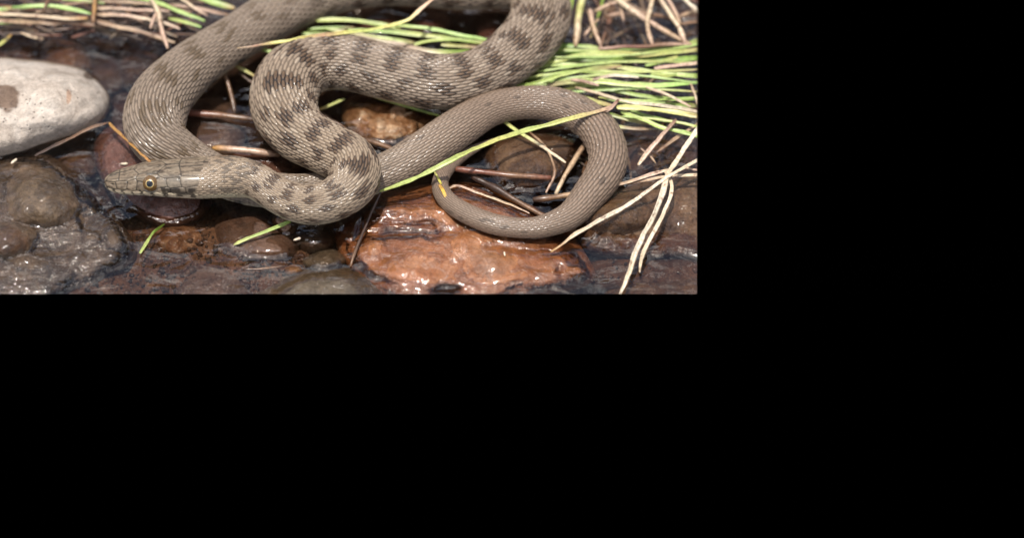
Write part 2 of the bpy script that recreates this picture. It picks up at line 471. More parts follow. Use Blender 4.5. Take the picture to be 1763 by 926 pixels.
stone('tan_stone', 'knobbly wet tan stone between two coils of the snake',
      [(588, 185), (610, 165), (660, 160), (720, 168), (760, 190), (750, 225), (700, 252), (650, 258), (612, 244), (592, 215)],
      -8, -55, 'tan', p=3, q=0.6, rough=(12, 26), rings=60, segs=150, seed=7, bumps=[(695, 195, 22, 14, 9, .8), (650, 210, 22, 16, 8, .8), (690, 232, 26, 14, 7, .8)])
stone('taupe_stone', 'smooth taupe stone under a brown twig inside the large coil',
      [(308, 205), (330, 176), (370, 167), (405, 180), (421, 215), (419, 252), (400, 272), (350, 278), (315, 255)],
      -24, -60, 'taupe', p=2.5, q=0.55, rough=(2, 40), rings=40, segs=110, seed=8)
stone('red_stone', 'reddish wet stone behind the neck of the snake',
      [(395, 266), (450, 254), (512, 268), (556, 290), (550, 310), (480, 312), (420, 290)],
      -22, -60, 'maroon', rough=(4, 30), seed=9, tint=(1.3, 1.1, .9))
stone('low_brown_stone', 'rounded brown stone half under water below the neck of the snake',
      [(366, 402), (375, 372), (400, 356), (440, 354), (472, 368), (494, 392), (512, 420), (507, 443), (470, 455), (420, 450), (385, 434)],
      -10, -48, 'taupe', p=4.5, q=0.6, rough=(3, 35), rings=50, segs=140, seed=10, tint=(.85, .75, .68), bumps=[(470, 432, 36, 14, 4)])
stone('pink_pebble', 'small pinkish pebble against the lower coil of the snake',
      [(462, 372), (490, 366), (514, 384), (511, 400), (492, 409), (470, 396)], -6, -40, 'tan', rough=(4, 16), rings=24, segs=60, seed=11, tint=(.75, .72, .8))
stone('charcoal_stone', 'smooth dark charcoal-brown stone under the lower coil of the snake',
      [(496, 402), (520, 384), (570, 376), (584, 398), (572, 426), (540, 438), (510, 427)], -14, -50, 'taupe', rough=(3, 25), rings=34, segs=90, seed=12, tint=(.5, .47, .45))
stone('grey_pebble', 'grey and white wet pebble above the olive stone',
      [(520, 452), (538, 436), (574, 429), (597, 445), (584, 462), (545, 467)], -12, -42, 'olive', rough=(4, 18), rings=30, segs=80, seed=13, stains=[(555, 448, 18, 9, (1.9, 1.8, 1.8))])
stone('sandy_pebble', 'tiny sandy yellow pebble in the brown silt',
      [(486, 464), (503, 455), (521, 460), (517, 472), (495, 475)], -20, -42, 'tan', rough=(2, 12), rings=18, segs=44, seed=14, tint=(1.3, 1.35, 1.4))
stone('rusty_stone', 'rusty orange stone wedged beside the broad orange rock',
      [(572, 392), (588, 366), (620, 350), (640, 352), (626, 395), (606, 440), (590, 436), (576, 415)], -12, -50, 'orange', rough=(4, 20), rings=34, segs=80, seed=15, tint=(.62, .52, .46))
stone('sunken_orange_stone', 'orange-tan stone sunk in shallow water under the red stone',
      [(262, 402), (290, 386), (335, 388), (356, 404), (342, 430), (300, 441), (270, 426)], -25, -46, 'tan', p=4, rough=(8, 20), rings=34, segs=80, seed=16, tint=(.55, .46, .42))
stone('olive_stone', 'large smooth olive-grey wet stone at the foot of the orange rock',
      [(432, 512), (480, 477), (540, 461), (600, 460), (640, 474), (668, 503), (690, 545), (560, 580), (425, 555)],
      -2, -50, 'olive', p=2.6, q=0.55, rough=(3, 40), rings=60, segs=150, seed=17)
stone('silt_stone', 'flat brown stone barely under the water, next to the olive stone',
      [(296, 510), (318, 472), (360, 455), (402, 460), (427, 487), (434, 525), (370, 548), (298, 544)], -19, -45, 'taupe', p=3.5, rough=(4, 30), rings=44, segs=110, seed=18)
stone('background_stone', 'wet brown stone behind the pale boulder, under the dry thatch',
      [(68, 98), (80, 70), (105, 61), (135, 69), (156, 95), (160, 124), (120, 132), (72, 126)], -30, -75, 'tan', rough=(5, 22), rings=36, segs=90, seed=19, tint=(.5, .42, .38))
for i, (ol, tp, tt, lb) in enumerate([
        ([(198, 138), (205, 95), (230, 79), (264, 76), (280, 100), (262, 145), (225, 156)], -38, (.6, .5, .42), 'dark brown wet stone against the outside of the large coil'),
        ([(148, 145), (160, 104), (190, 94), (216, 112), (213, 155), (180, 168)], -44, (.5, .4, .33), 'dark wet stone sunk behind the tip of the pale boulder'),
        ([(180, 205), (196, 166), (228, 162), (240, 198), (205, 226)], -40, (.6, .42, .36), 'dark red-brown stone between the pale boulder and the large coil'),
        ([(-40, 126), (0, 90), (40, 80), (72, 100), (66, 130)], -34, (.9, .7, .6), 'dark stone hidden behind the top of the pale boulder'),
        ([(96, 268), (140, 252), (168, 272), (166, 306), (125, 314), (98, 290)], -34, (1.3, .9, .7), 'brown stone in the gap between the pale boulder and the red stone'),
        ([(1060, 90), (1070, 46), (1100, 37), (1132, 55), (1130, 95)], -22, (.6, .6, .65), 'black wet stone behind the green grass under the tan straws'),
        ([(1128, 90), (1150, 52), (1200, 45), (1260, 60), (1260, 100), (1150, 104)], -24, (.8, .7, .65), 'dark brown stone under crossed tan straws'),
        ([(1140, 30), (1172, 2), (1260, -10), (1260, 42), (1170, 48)], -8, (1.3, 1.1, 1.0), 'plain brown stone at the back behind the crossed tan straws'),
        ([(1062, 262), (1085, 222), (1130, 212), (1180, 226), (1260, 235), (1260, 306), (1150, 308), (1080, 306)], -26, (1.1, .95, .9), 'dark wet stone beside the tail loop, under the green blade ends'),
        ([(1036, 525), (1060, 487), (1110, 471), (1170, 468), (1260, 476), (1260, 545), (1100, 556)], -19, (1.2, .95, .8), 'brown stone lying just under the water below the slab'),
        ]):
    stone('wet_stone', lb, ol, tp, -75, 'brown', rough=(6, 24), rings=36, segs=90, seed=30 + i, tint=tt)
for i, (ol, lb) in enumerate([
        ([(590, 60), (615, 24), (660, 16), (704, 28), (698, 62), (640, 70)], 'red-brown wet stone above the green blades, inside the top bend'),
        ([(698, 55), (715, 24), (750, 20), (776, 36), (770, 62), (725, 66)], 'glistening pinkish stone above the green blades, inside the top bend'),
        ([(808, 84), (825, 44), (858, 36), (886, 56), (876, 86), (835, 92)], 'dull red stone tucked against the inside of the top bend')]):
    stone('bend_stone', lb, ol, -14, -70, 'maroon', rough=(7, 18), rings=30, segs=80, seed=60 + i, tint=(2.6, 2.1, 1.8))

# ------------------------------------------------------------------ puddles lying in the hollows of the two big rocks
def puddle(name, outline, level, shrink, men=2.6):
    H = HMAP.copy()
    for _ in range(2):                                   # close pin holes of the sampled surface
        e = np.pad(H, 1, mode='edge')
        H = np.where(H < -150, np.max([e[1 + a:e.shape[0] - 1 + a, 1 + b:e.shape[1] - 1 + b] for a in (-1, 0, 1) for b in (-1, 0, 1)], 0), H)
    o = catmull(outline, 160, True); c = o.mean(0); o = c + (o - c) * shrink
    xs = GX0 + GS * np.arange(DRY.shape[1]); ys = GY0 + GS * np.arange(DRY.shape[0])
    X, Y = np.meshgrid(xs, ys)
    ang = np.arctan2(o[:, 1] - c[1], o[:, 0] - c[0]); rad = np.hypot(*(o - c).T); k = np.argsort(ang)
    T = np.hypot(X - c[0], Y - c[1]) / np.interp(np.arctan2(Y - c[1], X - c[0]), ang[k], rad[k], period=2 * math.pi)
    d = np.where(H > level, 0.0, 99.0)
    for _ in range(9):
        e = np.pad(d, 1, constant_values=99.0)
        for a in (-1, 0, 1):
            for b in (-1, 0, 1):
                if a or b: d = np.minimum(d, e[1 + a:e.shape[0] - 1 + a, 1 + b:e.shape[1] - 1 + b] + GS * math.hypot(a, b))
    Z = level + men * np.exp(-d / 4.5) + 0.5 * fbm(np.stack([X / 30, Y / 22, 0 * X], -1), 2, 33)
    Z = np.where(H > level + 1.5, np.minimum(Z, H - 0.8), Z)
    Z = np.minimum(Z, H + 3.5)
    keep = (T < 1) & (H > -60)
    v = P(X, Y, Z).reshape(-1, 3)
    f = grid_faces(len(ys), len(xs))[:, ::-1]
    f = f[keep.ravel()[f].all(1)]
    idx = np.unique(f); mp = np.full(len(v), -1); mp[idx] = np.arange(len(idx))
    return tag(mesh_obj(name, v[idx], mp[f], M['film']), kind='structure')
puddle('puddle', [(-112, 400), (-95, 330), (-45, 285), (10, 262), (40, 254), (75, 262), (110, 285), (150, 310), (185, 345), (215, 385), (235, 420), (238, 447), (215, 467), (180, 482), (130, 502), (100, 522), (60, 548), (-30, 548), (-95, 480)], 2.5, 0.93)
puddle('puddle', [(578, 400), (600, 360), (640, 335), (700, 322), (750, 316), (810, 318), (880, 338), (940, 365), (988, 405), (1015, 440), (1032, 468), (1024, 490), (985, 503), (930, 511), (880, 519), (780, 545), (700, 532), (640, 497), (608, 470), (583, 440)], -5.0, 0.93)

# ------------------------------------------------------------------ fine gravel between the stones
def gravel():
    r = np.random.default_rng(12)
    bm = bmesh.new(); bmesh.ops.create_icosphere(bm, subdivisions=1, radius=1.0)
    bm.verts.ensure_lookup_table()
    sv = np.array([v.co[:] for v in bm.verts]); sf = np.array([[v.index for v in f.verts] for f in bm.faces]); bm.free()
    VV, FF, CC = [], [], []; o = 0
    pal = [(.9, .8, .75), (1.6, 1.4, 1.2), (.5, .45, .42), (1.3, .9, .7), (2.0, 1.7, 1.4), (.7, .55, .45), (2.6, 2.1, 1.6)]
    for k in range(2600):
        if k % 2: x, y = r.uniform(150, 660), r.uniform(330, 505)
        else: x, y = r.uniform(-20, 1200), r.uniform(60, 505)
        if DRY[int((y - GY0) / GS), int((x - GX0) / GS)]: continue
        z = float(bed_z(np.array([x]), np.array([y]))[0])
        rad = r.uniform(1.6, 4.2) if r.random() < .8 else r.uniform(4, 8.5)
        m = r.normal(size=(3, 3)); q, _ = np.linalg.qr(m)
        v = (sv * (1 + 0.25 * r.normal(size=(len(sv), 1)).clip(-1, 1))) * np.array([1, r.uniform(.6, 1), r.uniform(.45, .8)]) * rad
        v = v @ q.T + P(x, y, z + rad * .25)
        VV.append(v); FF.append(sf + o); CC.append(np.tile(np.array(pal[r.integers(len(pal))]) * r.uniform(.6, 1.1), (len(sv), 1))); o += len(sv)
    ob = mesh_obj('gravel', np.vstack(VV), np.vstack(FF), M['taupe'], col=np.vstack(CC) / 2.2)
    tag(ob, 'fine brown gravel and grit in the gaps between the stones', 'gravel', kind='stuff')
gravel()

# ------------------------------------------------------------------ the water, drawn up a little along every stone
def build_water():
    d = np.where(DRY, 0.0, 99.0)
    for _ in range(14):
        e = np.pad(d, 1, constant_values=99.0)
        for a in (-1, 0, 1):
            for b in (-1, 0, 1):
                if a or b:
                    d = np.minimum(d, e[1 + a:e.shape[0] - 1 + a, 1 + b:e.shape[1] - 1 + b] + GS * math.hypot(a, b))
    xs = GX0 + GS * np.arange(DRY.shape[1]); ys = GY0 + GS * np.arange(DRY.shape[0])
    X, Y = np.meshgrid(xs, ys)
    Z = WATER_Z + 1.6 * fbm(np.stack([X / 75, Y / 38, 0 * X], -1), 2, 21) + 5.0 * np.exp(-d / 6.5)
    v = P(X, Y, Z).reshape(-1, 3)
    return mesh_obj('water', v, grid_faces(len(ys), len(xs))[:, ::-1], M['water'])
tag(build_water(), kind='structure')

# ------------------------------------------------------------------ the snake
def build_snake():
    # pixel x, pixel y, height of the spine, half-width
    C = [(181, 314, 46, 33), (203, 313.5, 48, 33), (230, 311, 50, 33), (257, 309, 52, 33), (290, 307.5, 54, 33), (320, 306.5, 56, 33), (360, 305, 57, 33), (400, 304.5, 56, 33),
         (440, 312, 54, 30.5), (475, 334, 50, 29.5), (510, 350, 48, 31), (550, 352, 52, 33), (588, 336, 60, 36), (611, 308, 66, 41), (602, 277, 64, 43), (555, 252, 56, 44),
         (510, 224, 52, 49), (488, 178, 54, 56), (503, 132, 54, 55), (545, 109, 50, 49), (600, 109, 48, 47), (680, 128, 47, 47), (760, 142, 47, 47), (830, 127, 47, 44),
         (890, 88, 50, 48), (928, 40, 52, 51), (925, -8, 52, 50), (880, -30, 52, 47), (800, -28, 50, 47), (720, -37, 48, 49), (640, -36, 46, 49), (560, -18, 44, 47), (500, 10, 43, 44),
         (455, 36, 42, 42), (404, 68, 42, 40.5), (355, 98, 42, 42), (312, 132, 43, 46), (277, 172, 45, 51), (266, 212, 44, 52), (281, 247, 36, 46), (320, 274, 20, 38), (370, 300, 6, 33),
         (430, 322, 0, 31), (500, 330, -1, 29), (560, 326, -1, 29), (620, 311, 2, 30), (680, 288, 10, 31), (735, 256, 20, 33), (790, 220, 28, 33), (840, 190, 32, 29), (885, 179, 32, 27.5),
         (935, 177, 32, 28.5), (985, 190, 32, 30), (1027, 220, 31, 32), (1047, 262, 28, 32.5), (1040, 300, 25, 31), (1012, 338, 22, 27), (983, 370, 19, 22.5), (945, 387, 17, 19),
         (905, 393, 15, 16.5), (850, 386, 15, 17), (800, 366, 14, 16.5), (768, 343, 12, 15), (757, 316, 9, 13.5), (771, 289, 5, 12), (796, 268, 0, 9.5), (825, 252, -4, 6), (850, 240, -6, 1.5)]
    C = np.array(C, float)
    W = np.c_[P(C[:, 0], C[:, 1], C[:, 2]), C[:, 3]]
    D = catmull(W, 9000)
    ker = np.exp(-0.5 * (np.arange(-60, 61) / 22.0) ** 2); ker /= ker.sum()
    pad = np.vstack([2 * D[0] - D[60:0:-1], D, 2 * D[-1] - D[-2:-62:-1]])
    D = np.stack([np.convolve(pad[:, k], ker, 'valid') for k in range(4)], 1)
    dist = np.r_[0, np.cumsum(np.linalg.norm(np.diff(D[:, :3], axis=0), axis=1))]
    total = dist[-1]
    s = np.concatenate([np.array([0.0, 0.35, 0.8, 1.5, 2.4, 3.4]), np.arange(4.5, 230, 1.25), np.arange(230, total - 4, 2.0), [total - 3, total - 1.5, total]])
    Q = np.stack([np.interp(s, dist, D[:, k]) for k in range(4)], 1)
    c, r = Q[:, :3], np.maximum(Q[:, 3], 0.6)
    T = np.gradient(c, s, axis=0); T /= np.linalg.norm(T, axis=1)[:, None]
    up0 = np.array([0, 0, 1.0])
    side = np.cross(T, up0); side /= np.linalg.norm(side, axis=1)[:, None]
    up = np.cross(side, T)
    ro = np.radians(20.0) * (1 - sstep(190, 330, s))[:, None]
    side, up = side * np.cos(ro) + up * np.sin(ro), up * np.cos(ro) - side * np.sin(ro)
    n = len(s); Mv = 372
    th = np.linspace(-math.pi, math.pi, Mv, endpoint=False)
    phi = th - 0.28 * np.sin(th)
    # head table: distance from snout, half-width, height above, height below, boxiness
    HT = np.array([[0, 1.5, 2, 2, 1], [1.5, 7, 6.5, 5.5, .95], [5, 12.5, 9.5, 8.5, .92], [11, 17, 12, 11, .9], [22, 22, 14.5, 13.5, .86], [40, 26.5, 17, 15.5, .84], [60, 29.5, 20, 17, .83], [78, 32, 21.5, 18.5, .84],
                   [100, 35.5, 22.5, 20.5, .86], [135, 40, 24, 23, .88], [165, 42, 25, 25, .9], [195, 40, 26.5, 26.5, .93], [225, 35.5, 28, 28, .97], [255, 32, 30, 30, 1]])
    HT[:, 1] *= 1.05; HT[:, 2:4] *= 1.18
    hb = sstep(205, 262, s)
    w = np.interp(s, HT[:, 0], HT[:, 1]) * (1 - hb) + r * 1.02 * hb
    hu = np.interp(s, HT[:, 0], HT[:, 2]) * (1 - hb) + r * 0.99 * hb
    hd = np.interp(s, HT[:, 0], HT[:, 3]) * (1 - hb) + r * 0.93 * hb
    ex = np.interp(s, HT[:, 0], HT[:, 4]) * (1 - hb) + hb
    ker2 = np.ones(7) / 7
    for a in (w, hu, hd):
        a[9:-9] = np.convolve(a, ker2, 'same')[9:-9]
    sp, cp = np.sin(phi)[None], np.cos(phi)[None]
    spow = lambda x, e: np.sign(x) * np.abs(x) ** e
    X = w[:, None] * spow(sp, ex[:, None])
    Zu = np.where(cp > 0, hu[:, None], hd[:, None]) * spow(cp, ex[:, None])
    pos = c[:, None] + side[:, None] * X[..., None] + up[:, None] * Zu[..., None]
    # geometric normals
    du = np.gradient(pos, axis=0)
    dv = (np.roll(pos, -1, 1) - np.roll(pos, 1, 1))
    N = np.cross(du, dv); N /= np.maximum(np.linalg.norm(N, axis=2), 1e-9)[..., None]
    outw = pos - c[:, None]
    sg = np.sign((N * outw).sum(2)); sg[sg == 0] = 1
    N *= sg[..., None]
    Sg = np.repeat(s[:, None], Mv, 1); Ph = np.repeat(phi[None], n, 0)
    # ---- body scale lattice
    pxs, pys, _ = project(c)
    SEC = [s[np.argmin(np.where(s > 2300, np.hypot(pxs - 600, pys - 318), 1e9))], s[np.argmin(np.where(s > 2300, np.hypot(pxs - 1012, pys - 207), 1e9))]]
    rl = np.maximum(r, 5)
    L = 0.36 * rl * (1 + 0.35 * sstep(1600, 1900, s)) * np.where(s < SEC[0], 1.0, np.where(s < SEC[1], 1.0, 1.2))
    u = np.r_[0, np.cumsum(np.diff(s) / (0.5 * (L[1:] + L[:-1])))]
    PM, NR = 2.28, np.where(s < SEC[0], 39.0, np.where(s < SEC[1], 31.0, 21.0))[:, None]
    V = Ph / PM * (NR / 2)
    U = np.repeat(u[:, None], Mv, 1)
    AR = 2.0
    best = np.full(U.shape, 9.0); second = best.copy(); uc = U * 0; vc = U * 0
    for dj in (-1, 0, 1):
        j = np.round(V) + dj
        off = 0.5 * np.mod(j, 2)
        for di in (-1, 0, 1):
            k = np.round(U - off) + di + off
            d = np.sqrt(((U - k) * 1.45) ** 2 + (V - j) ** 2)
            nb = d < best
            second = np.where(nb, best, np.minimum(second, d))
            uc = np.where(nb, k, uc); vc = np.where(nb, j, vc)
            best = np.where(nb, d, best)
    edge = (second - best)
    edge = edge * 0.9
    dul = U - uc; dvl = V - vc
    rowf = np.abs(V - np.round(V))
    groove = sstep(0.30, 0.5, rowf)
    rnd = _hash(np.round(uc * 2), np.round(vc), 0 * uc, 5)
    rnd2 = _hash(np.round(uc * 2), np.round(vc), 0 * uc, 11)
    dors = 1 - sstep(NR / 2 - 0.4, NR / 2 + 0.1, np.abs(V))
    dome = sstep(0.0, 0.30, edge)
    keel = np.exp(-(dvl / 0.2) ** 2) * sstep(0.5, 0.25, np.abs(dul) * 1.0 + 0 * dul)
    keel_amt = sstep(255, 330, s)[:, None]
    h_body = (0.75 * dome - 0.45 * groove + 0.55 * (dul + 0.5) * dome + 0.45 * keel * keel_amt) * dors
    vent = np.abs(np.mod(U, 1) - 0.5) * 2
    h_body += (1 - dors) * (0.8 * sstep(1.0, 0.75, vent))
    amp = 0.029 * rl[:, None]
    # ---- head shields
    seeds = [(1, 0)]
    for sgn in (-1, 1):
        seeds += [(15, .42 * sgn), (13, 1.15 * sgn), (38, .45 * sgn), (30, 1.1 * sgn), (48, 1.15 * sgn), (64, 1.2 * sgn), (74, .82 * sgn), (96, 1.12 * sgn), (101, 1.42 * sgn),
                  (116, .42 * sgn), (122, 1.05 * sgn), (146, .35 * sgn), (142, 1.0 * sgn), (150, 1.4 * sgn), (128, 1.42 * sgn)]
        seeds += [(x, 1.72 * sgn) for x in (10, 24, 39, 55, 72, 91, 112, 135, 158)]
        seeds += [(x, 2.35 * sgn) for x in (12, 30, 50, 70, 92, 115, 140)]
    seeds += [(78, 0)]
    seeds = np.array(seeds)
    HN = np.searchsorted(s, 240)
    hs, hp = Sg[:HN], Ph[:HN] / 1.14
    b1 = np.full(hs.shape, 1e9); b2 = b1.copy(); hid = np.zeros(hs.shape, int)
    wl = np.maximum(w[:HN], 6)[:, None]
    for q, (a, b) in enumerate(seeds):
        sx = 1.0 if abs(b) > 1.5 else 0.8
        d = np.sqrt(((hs - a) * sx) ** 2 + ((hp - b) * wl * 1.15) ** 2)
        if (a, b) == (78, 0): d = d * 0.86
        nb = d < b1
        b2 = np.where(nb, b1, np.minimum(b2, d)); hid = np.where(nb, q, hid); b1 = np.where(nb, d, b1)
    hedge = (b2 - b1)
    wobble = 8 * noise(np.stack([hp * 4, 0 * hp, 0 * hp], -1), 3)
    hm = np.zeros(U.shape); hm[:HN] = 1 - sstep(158, 162, hs + wobble - 14 * np.exp(-(hp / 0.4) ** 2))
    hmouth = np.zeros(U.shape); hmouth[:HN] = np.exp(-((np.abs(hp) - 1.98) / 0.04) ** 2) * (1 - sstep(165, 178, hs)) * sstep(1, 6, hs)
    h_head = np.zeros(U.shape); h_head[:HN] = 0.9 * sstep(0.0, 2.6, hedge)
    disp = amp * h_body * (1 - hm) + h_head * hm - 1.6 * hmouth
    # brow over the eye, cheek hollow in front of it
    EYS, EYP = 80.0, 1.02
    for sgn in (-1, 1):
        g = np.exp(-(((Sg - EYS) / 17) ** 2 + ((Ph - 0.72 * sgn) / 0.2) ** 2)); disp += 1.8 * g
        g = np.exp(-(((Sg - 45) / 22) ** 2 + ((Ph - 1.2 * sgn) / 0.25) ** 2)); disp -= 1.6 * g
        g = np.exp(-(((Sg - 16) / 2.6) ** 2 + ((Ph - 1.2 * sgn) / 0.13) ** 2)); disp -= 2.0 * g
    pos2 = pos + N * disp[..., None]
    # ---- pigment
    base = np.zeros(U.shape + (3,))
    A1 = sstep(225, 260, s) * (1 - sstep(1620, 1950, s))          # strength of the dark blotches along the body
    A2 = sstep(1650, 1950, s) * (1 - sstep(2450, 2700, s))        # faint brown blotches on the large rear loop
    tail = sstep(2550, 2850, s)
    front = 1 - sstep(400, 900, s)
    tone = (np.array([.285, .225, .17])[None] * (1 - front[:, None] * 0.6) + np.array([.355, .278, .195])[None] * front[:, None] * 0.6)
    tone = tone * (1 - tail[:, None]) + np.array([.24, .178, .132])[None] * tail[:, None]
    tone = tone * (1 - A2[:, None] * 0.5) + np.array([.235, .19, .15]) * (A2[:, None] * 0.5)
    base[:] = tone[:, None, :]
    base *= (0.93 + 0.15 * rnd)[..., None]
    base *= (1 + 0.10 * np.sign(keel - 0.5) * keel_amt * (1 - np.abs(dul)))[..., None]
    per = 3.5
    jit = 0.3 * noise(np.stack([uc * 0.25, vc * 0.35, 0 * uc], -1), 41)
    def band(phase, width):
        x = np.mod(uc + jit + phase * per, per); x = np.minimum(x, per - x)
        return x < width
    av = np.abs(vc) * (21.0 / NR)
    lr = 0.22 * np.sign(vc)
    blot = ((av <= 2.7) & band(0.0, 0.74)) | ((av >= 3.4) & (av <= 5.9) & band(0.5, 0.70)) | ((av >= 6.7) & (av <= 9.2) & band(0.0, 0.64))
    blot &= rnd2 > 0.09
    bl = blot * A1[:, None]
    brown = np.array([.150, .098, .060]); black = np.array([.024, .022, .022])
    bl_in = brown * (0.7 + 0.5 * rnd)[..., None]
    rim = 1 - sstep(0.10, 0.34, edge)
    drk = (av >= 3) * 0.2 + 0.25
    rim = np.maximum(rim, 0.8 * sstep(0.28, 0.46, rowf))
    bl_c = bl_in * (1 - rim[..., None] * 0.9) + black * rim[..., None] * 0.9
    bl_c = bl_c * (1 - (drk * (rnd > .45))[..., None] * 0.6) + black * 1.6 * (drk * (rnd > .45))[..., None] * 0.6
    base = base * (1 - bl[..., None]) + bl_c * bl[..., None]
    # pale scale next to a blotch
    nxt = (band(0.36, 0.22) & (av <= 3)) | (band(0.86, 0.22) & (av >= 4) & (av <= 7))
    pl = (nxt & (rnd2 > 0.5) & ~blot) * A1[:, None] * 0.4 * sstep(0.1, 0.3, edge)
    base = base * (1 - pl[..., None]) + np.array([.52, .45, .36]) * pl[..., None]
    # rear loop: small brown spots on the back and black ticks low on the flank
    b2m = (((av <= 2.2) & band(0.0, 0.62) & (rnd2 > .3)) | ((av >= 3.6) & (av <= 5.2) & band(0.5, 0.45) & (rnd2 > .4))) * A2[:, None] * 0.75
    base = base * (1 - b2m[..., None]) + np.array([.11, .075, .04]) * b2m[..., None]
    tk = ((av >= 7.6) & band(0.0, 0.5)) * A2[:, None] * 0.92 * (rnd2 > .2)
    base = base * (1 - tk[..., None]) + np.array([.035, .036, .036]) * tk[..., None]
    tk = ((rnd2 > .965) & (rnd < .5)) * sstep(2450, 2700, s)[:, None] * 0.6
    base = base * (1 - tk[..., None]) + np.array([.06, .045, .035]) * tk[..., None]
    fl = ((rnd > .9) & (rnd2 < .5)) * (A1 + A2)[:, None] * 0.4 * (av < 9)
    base = base * (1 - fl[..., None]) + np.array([.10, .066, .04]) * fl[..., None]
    # pale lower flank and belly
    lowf = sstep(7.4, 9.8, np.abs(V) * 21 / NR) * (1 - blot * 0.9 * A1[:, None]) * (1 - 0.75 * tail[:, None])
    lowf *= (1 - ((av >= 7.6) & band(0.0, 0.5)) * A2[:, None])
    base = base * (1 - 0.75 * lowf[..., None]) + np.array([.56, .48, .33]) * 0.75 * lowf[..., None]
    # dark skin between the scales
    gap = np.maximum((0.46 - 0.2 * tail[:, None]) * (1 - sstep(0.03, 0.2, edge)), (0.5 + 0.12 * tail[:, None]) * groove) * dors
    base *= (1 - gap)[..., None]
    vg = (1 - dors) * (1 - sstep(0.98, 0.9, vent)) 
    base *= (1 - 0.5 * vg)[..., None]
    # ---- head colours
    hc = np.zeros((HN, Mv, 3))
    hr = _hash(hid, hid * 3 + 1, hid * 0, 9)
    hc[:] = np.array([.215, .168, .118])
    hc *= (0.85 + 0.3 * hr)[..., None]
    topf = 1 - sstep(0.3, 1.3, np.abs(hp))
    hc = hc * (1 - 0.25 * topf[..., None]) + np.array([.25, .20, .145]) * 0.25 * topf[..., None]
    gx = np.stack([hs / 9, hp * 7, 0 * hs], -1)
    streak = sstep(0.0, 0.35, fbm(np.stack([hs / 16, hp * 11, 0 * hs], -1), 4, 71))
    hc *= (1 - 0.6 * streak * (0.45 + 0.55 * (1 - sstep(.5, 1.4, np.abs(hp)))))[..., None]
    fine = sstep(0.12, 0.4, fbm(np.stack([hs / 5, hp * 16, 0 * hs], -1), 3, 77))
    hc = hc * (1 - .75 * fine[..., None]) + np.array([.06, .04, .026]) * .75 * fine[..., None]
    pale = sstep(0.15, 0.45, fbm(np.stack([hs / 9, hp * 9, 0 * hs], -1), 3, 79))
    hc = hc * (1 - .35 * pale[..., None]) + np.array([.40, .34, .25]) * .35 * pale[..., None]
    grey = np.exp(-(((hs - 118) / 40) ** 2 + ((np.abs(hp) - 1.1) / 0.5) ** 2))
    hc = hc * (1 - .5 * grey[..., None]) + np.array([.25, .225, .185]) * .5 * grey[..., None]
    lab = sstep(1.44, 1.56, np.abs(hp))
    hc = hc * (1 - lab[..., None]) + np.array([.74, .63, .45]) * lab[..., None]
    bars = np.zeros(hs.shape)
    for (a, wd, p0, p1) in [(18, 3, 1.4, 2.1), (32, 3, 1.55, 2.1), (47, 2.6, 1.6, 2.1), (63, 3, 1.45, 2.1), (82, 4, 1.35, 2.1), (104, 4.5, 1.3, 2.15), (128, 8, 1.32, 1.8), (150, 6, 1.35, 1.95), (118, 14, 1.38, 1.55), (6, 3, .9, 2.0), (138, 12, 1.5, 1.66)]:
        p0 -= 0.06; aa = a + 9 * (np.abs(hp) - 1.6) + 3 * noise(np.stack([hs / 5, hp * 9, 0 * hs + a], -1), 8)
        bars = np.maximum(bars, (1 - sstep(wd * .55, wd, np.abs(hs - aa))) * sstep(p0 - .07, p0, np.abs(hp)) * (1 - sstep(p1 - .07, p1, np.abs(hp))))
    hc = hc * (1 - .88 * bars[..., None]) + np.array([.03, .024, .02]) * .88 * bars[..., None]
    hl = (1 - sstep(0.4, 1.9, hedge)) * (0.82 + 0 * hs)
    hc *= (1 - hl * (1 - 0.75 * lab))[..., None]
    for sgn in (-1, 1):
        g = np.exp(-(((hs - 16) / 2.2) ** 2 + ((hp - 1.0 * sgn) / 0.1) ** 2)); hc *= (1 - .9 * g)[..., None]
    hc *= (1 - .9 * hmouth[:HN])[..., None]
    jaw = sstep(2.04, 2.1, np.abs(hp)); hc = hc * (1 - .8 * jaw[..., None]) + np.array([.6, .54, .42]) * .8 * jaw[..., None]
    base[:HN] = base[:HN] * (1 - hm[:HN, :, None]) + hc * hm[:HN, :, None]
    # neck: brown nape patch and mottling, cream throat
    nap = np.exp(-(((Sg - 200) / 14) ** 2 + ((Ph + 0.55) / 0.5) ** 2)) * (rnd > .3)
    base = base * (1 - .7 * nap[..., None]) + np.array([.12, .065, .03]) * .7 * nap[..., None]
    mot = (sstep(165, 185, Sg) * (1 - sstep(240, 265, Sg))) * (rnd2 > .56) * (np.abs(V) < 15) * sstep(.05, .25, edge)
    base = base * (1 - .65 * mot[..., None]) + np.array([.05, .045, .04]) * .65 * mot[..., None]
    thr = (1 - sstep(290, 400, Sg)) * sstep(155, 175, Sg) * sstep(1.75, 2.0, np.abs(Ph)) * (rnd2 > .12)
    base = base * (1 - .85 * thr[..., None]) + np.array([.62, .55, .38]) * .85 * thr[..., None]
    base = np.clip(base * np.array([.93, .885, .84]), 0.004, 0.85)
    # ---- mesh
    verts = pos2.reshape(-1, 3)
    f = [grid_faces(n, Mv, True)]
    a = np.arange(Mv); a2 = (a + 1) % Mv
    verts = np.vstack([verts, c[:1] - T[:1] * 0.6, c[-1:] + T[-1:] * 1.0])
    f.append(np.stack([0 * a + n * Mv, a2, a], -1))
    f.append(np.stack([0 * a + n * Mv + 1, (n - 1) * Mv + a, (n - 1) * Mv + a2], -1))
    col = np.vstack([base.reshape(-1, 3), base[0, :1], base[-1, :1]])
    root_o = np.array([*c[len(c) // 8][:2], 0.0])
    root = bpy.data.objects.new('snake', None); COL.objects.link(root)
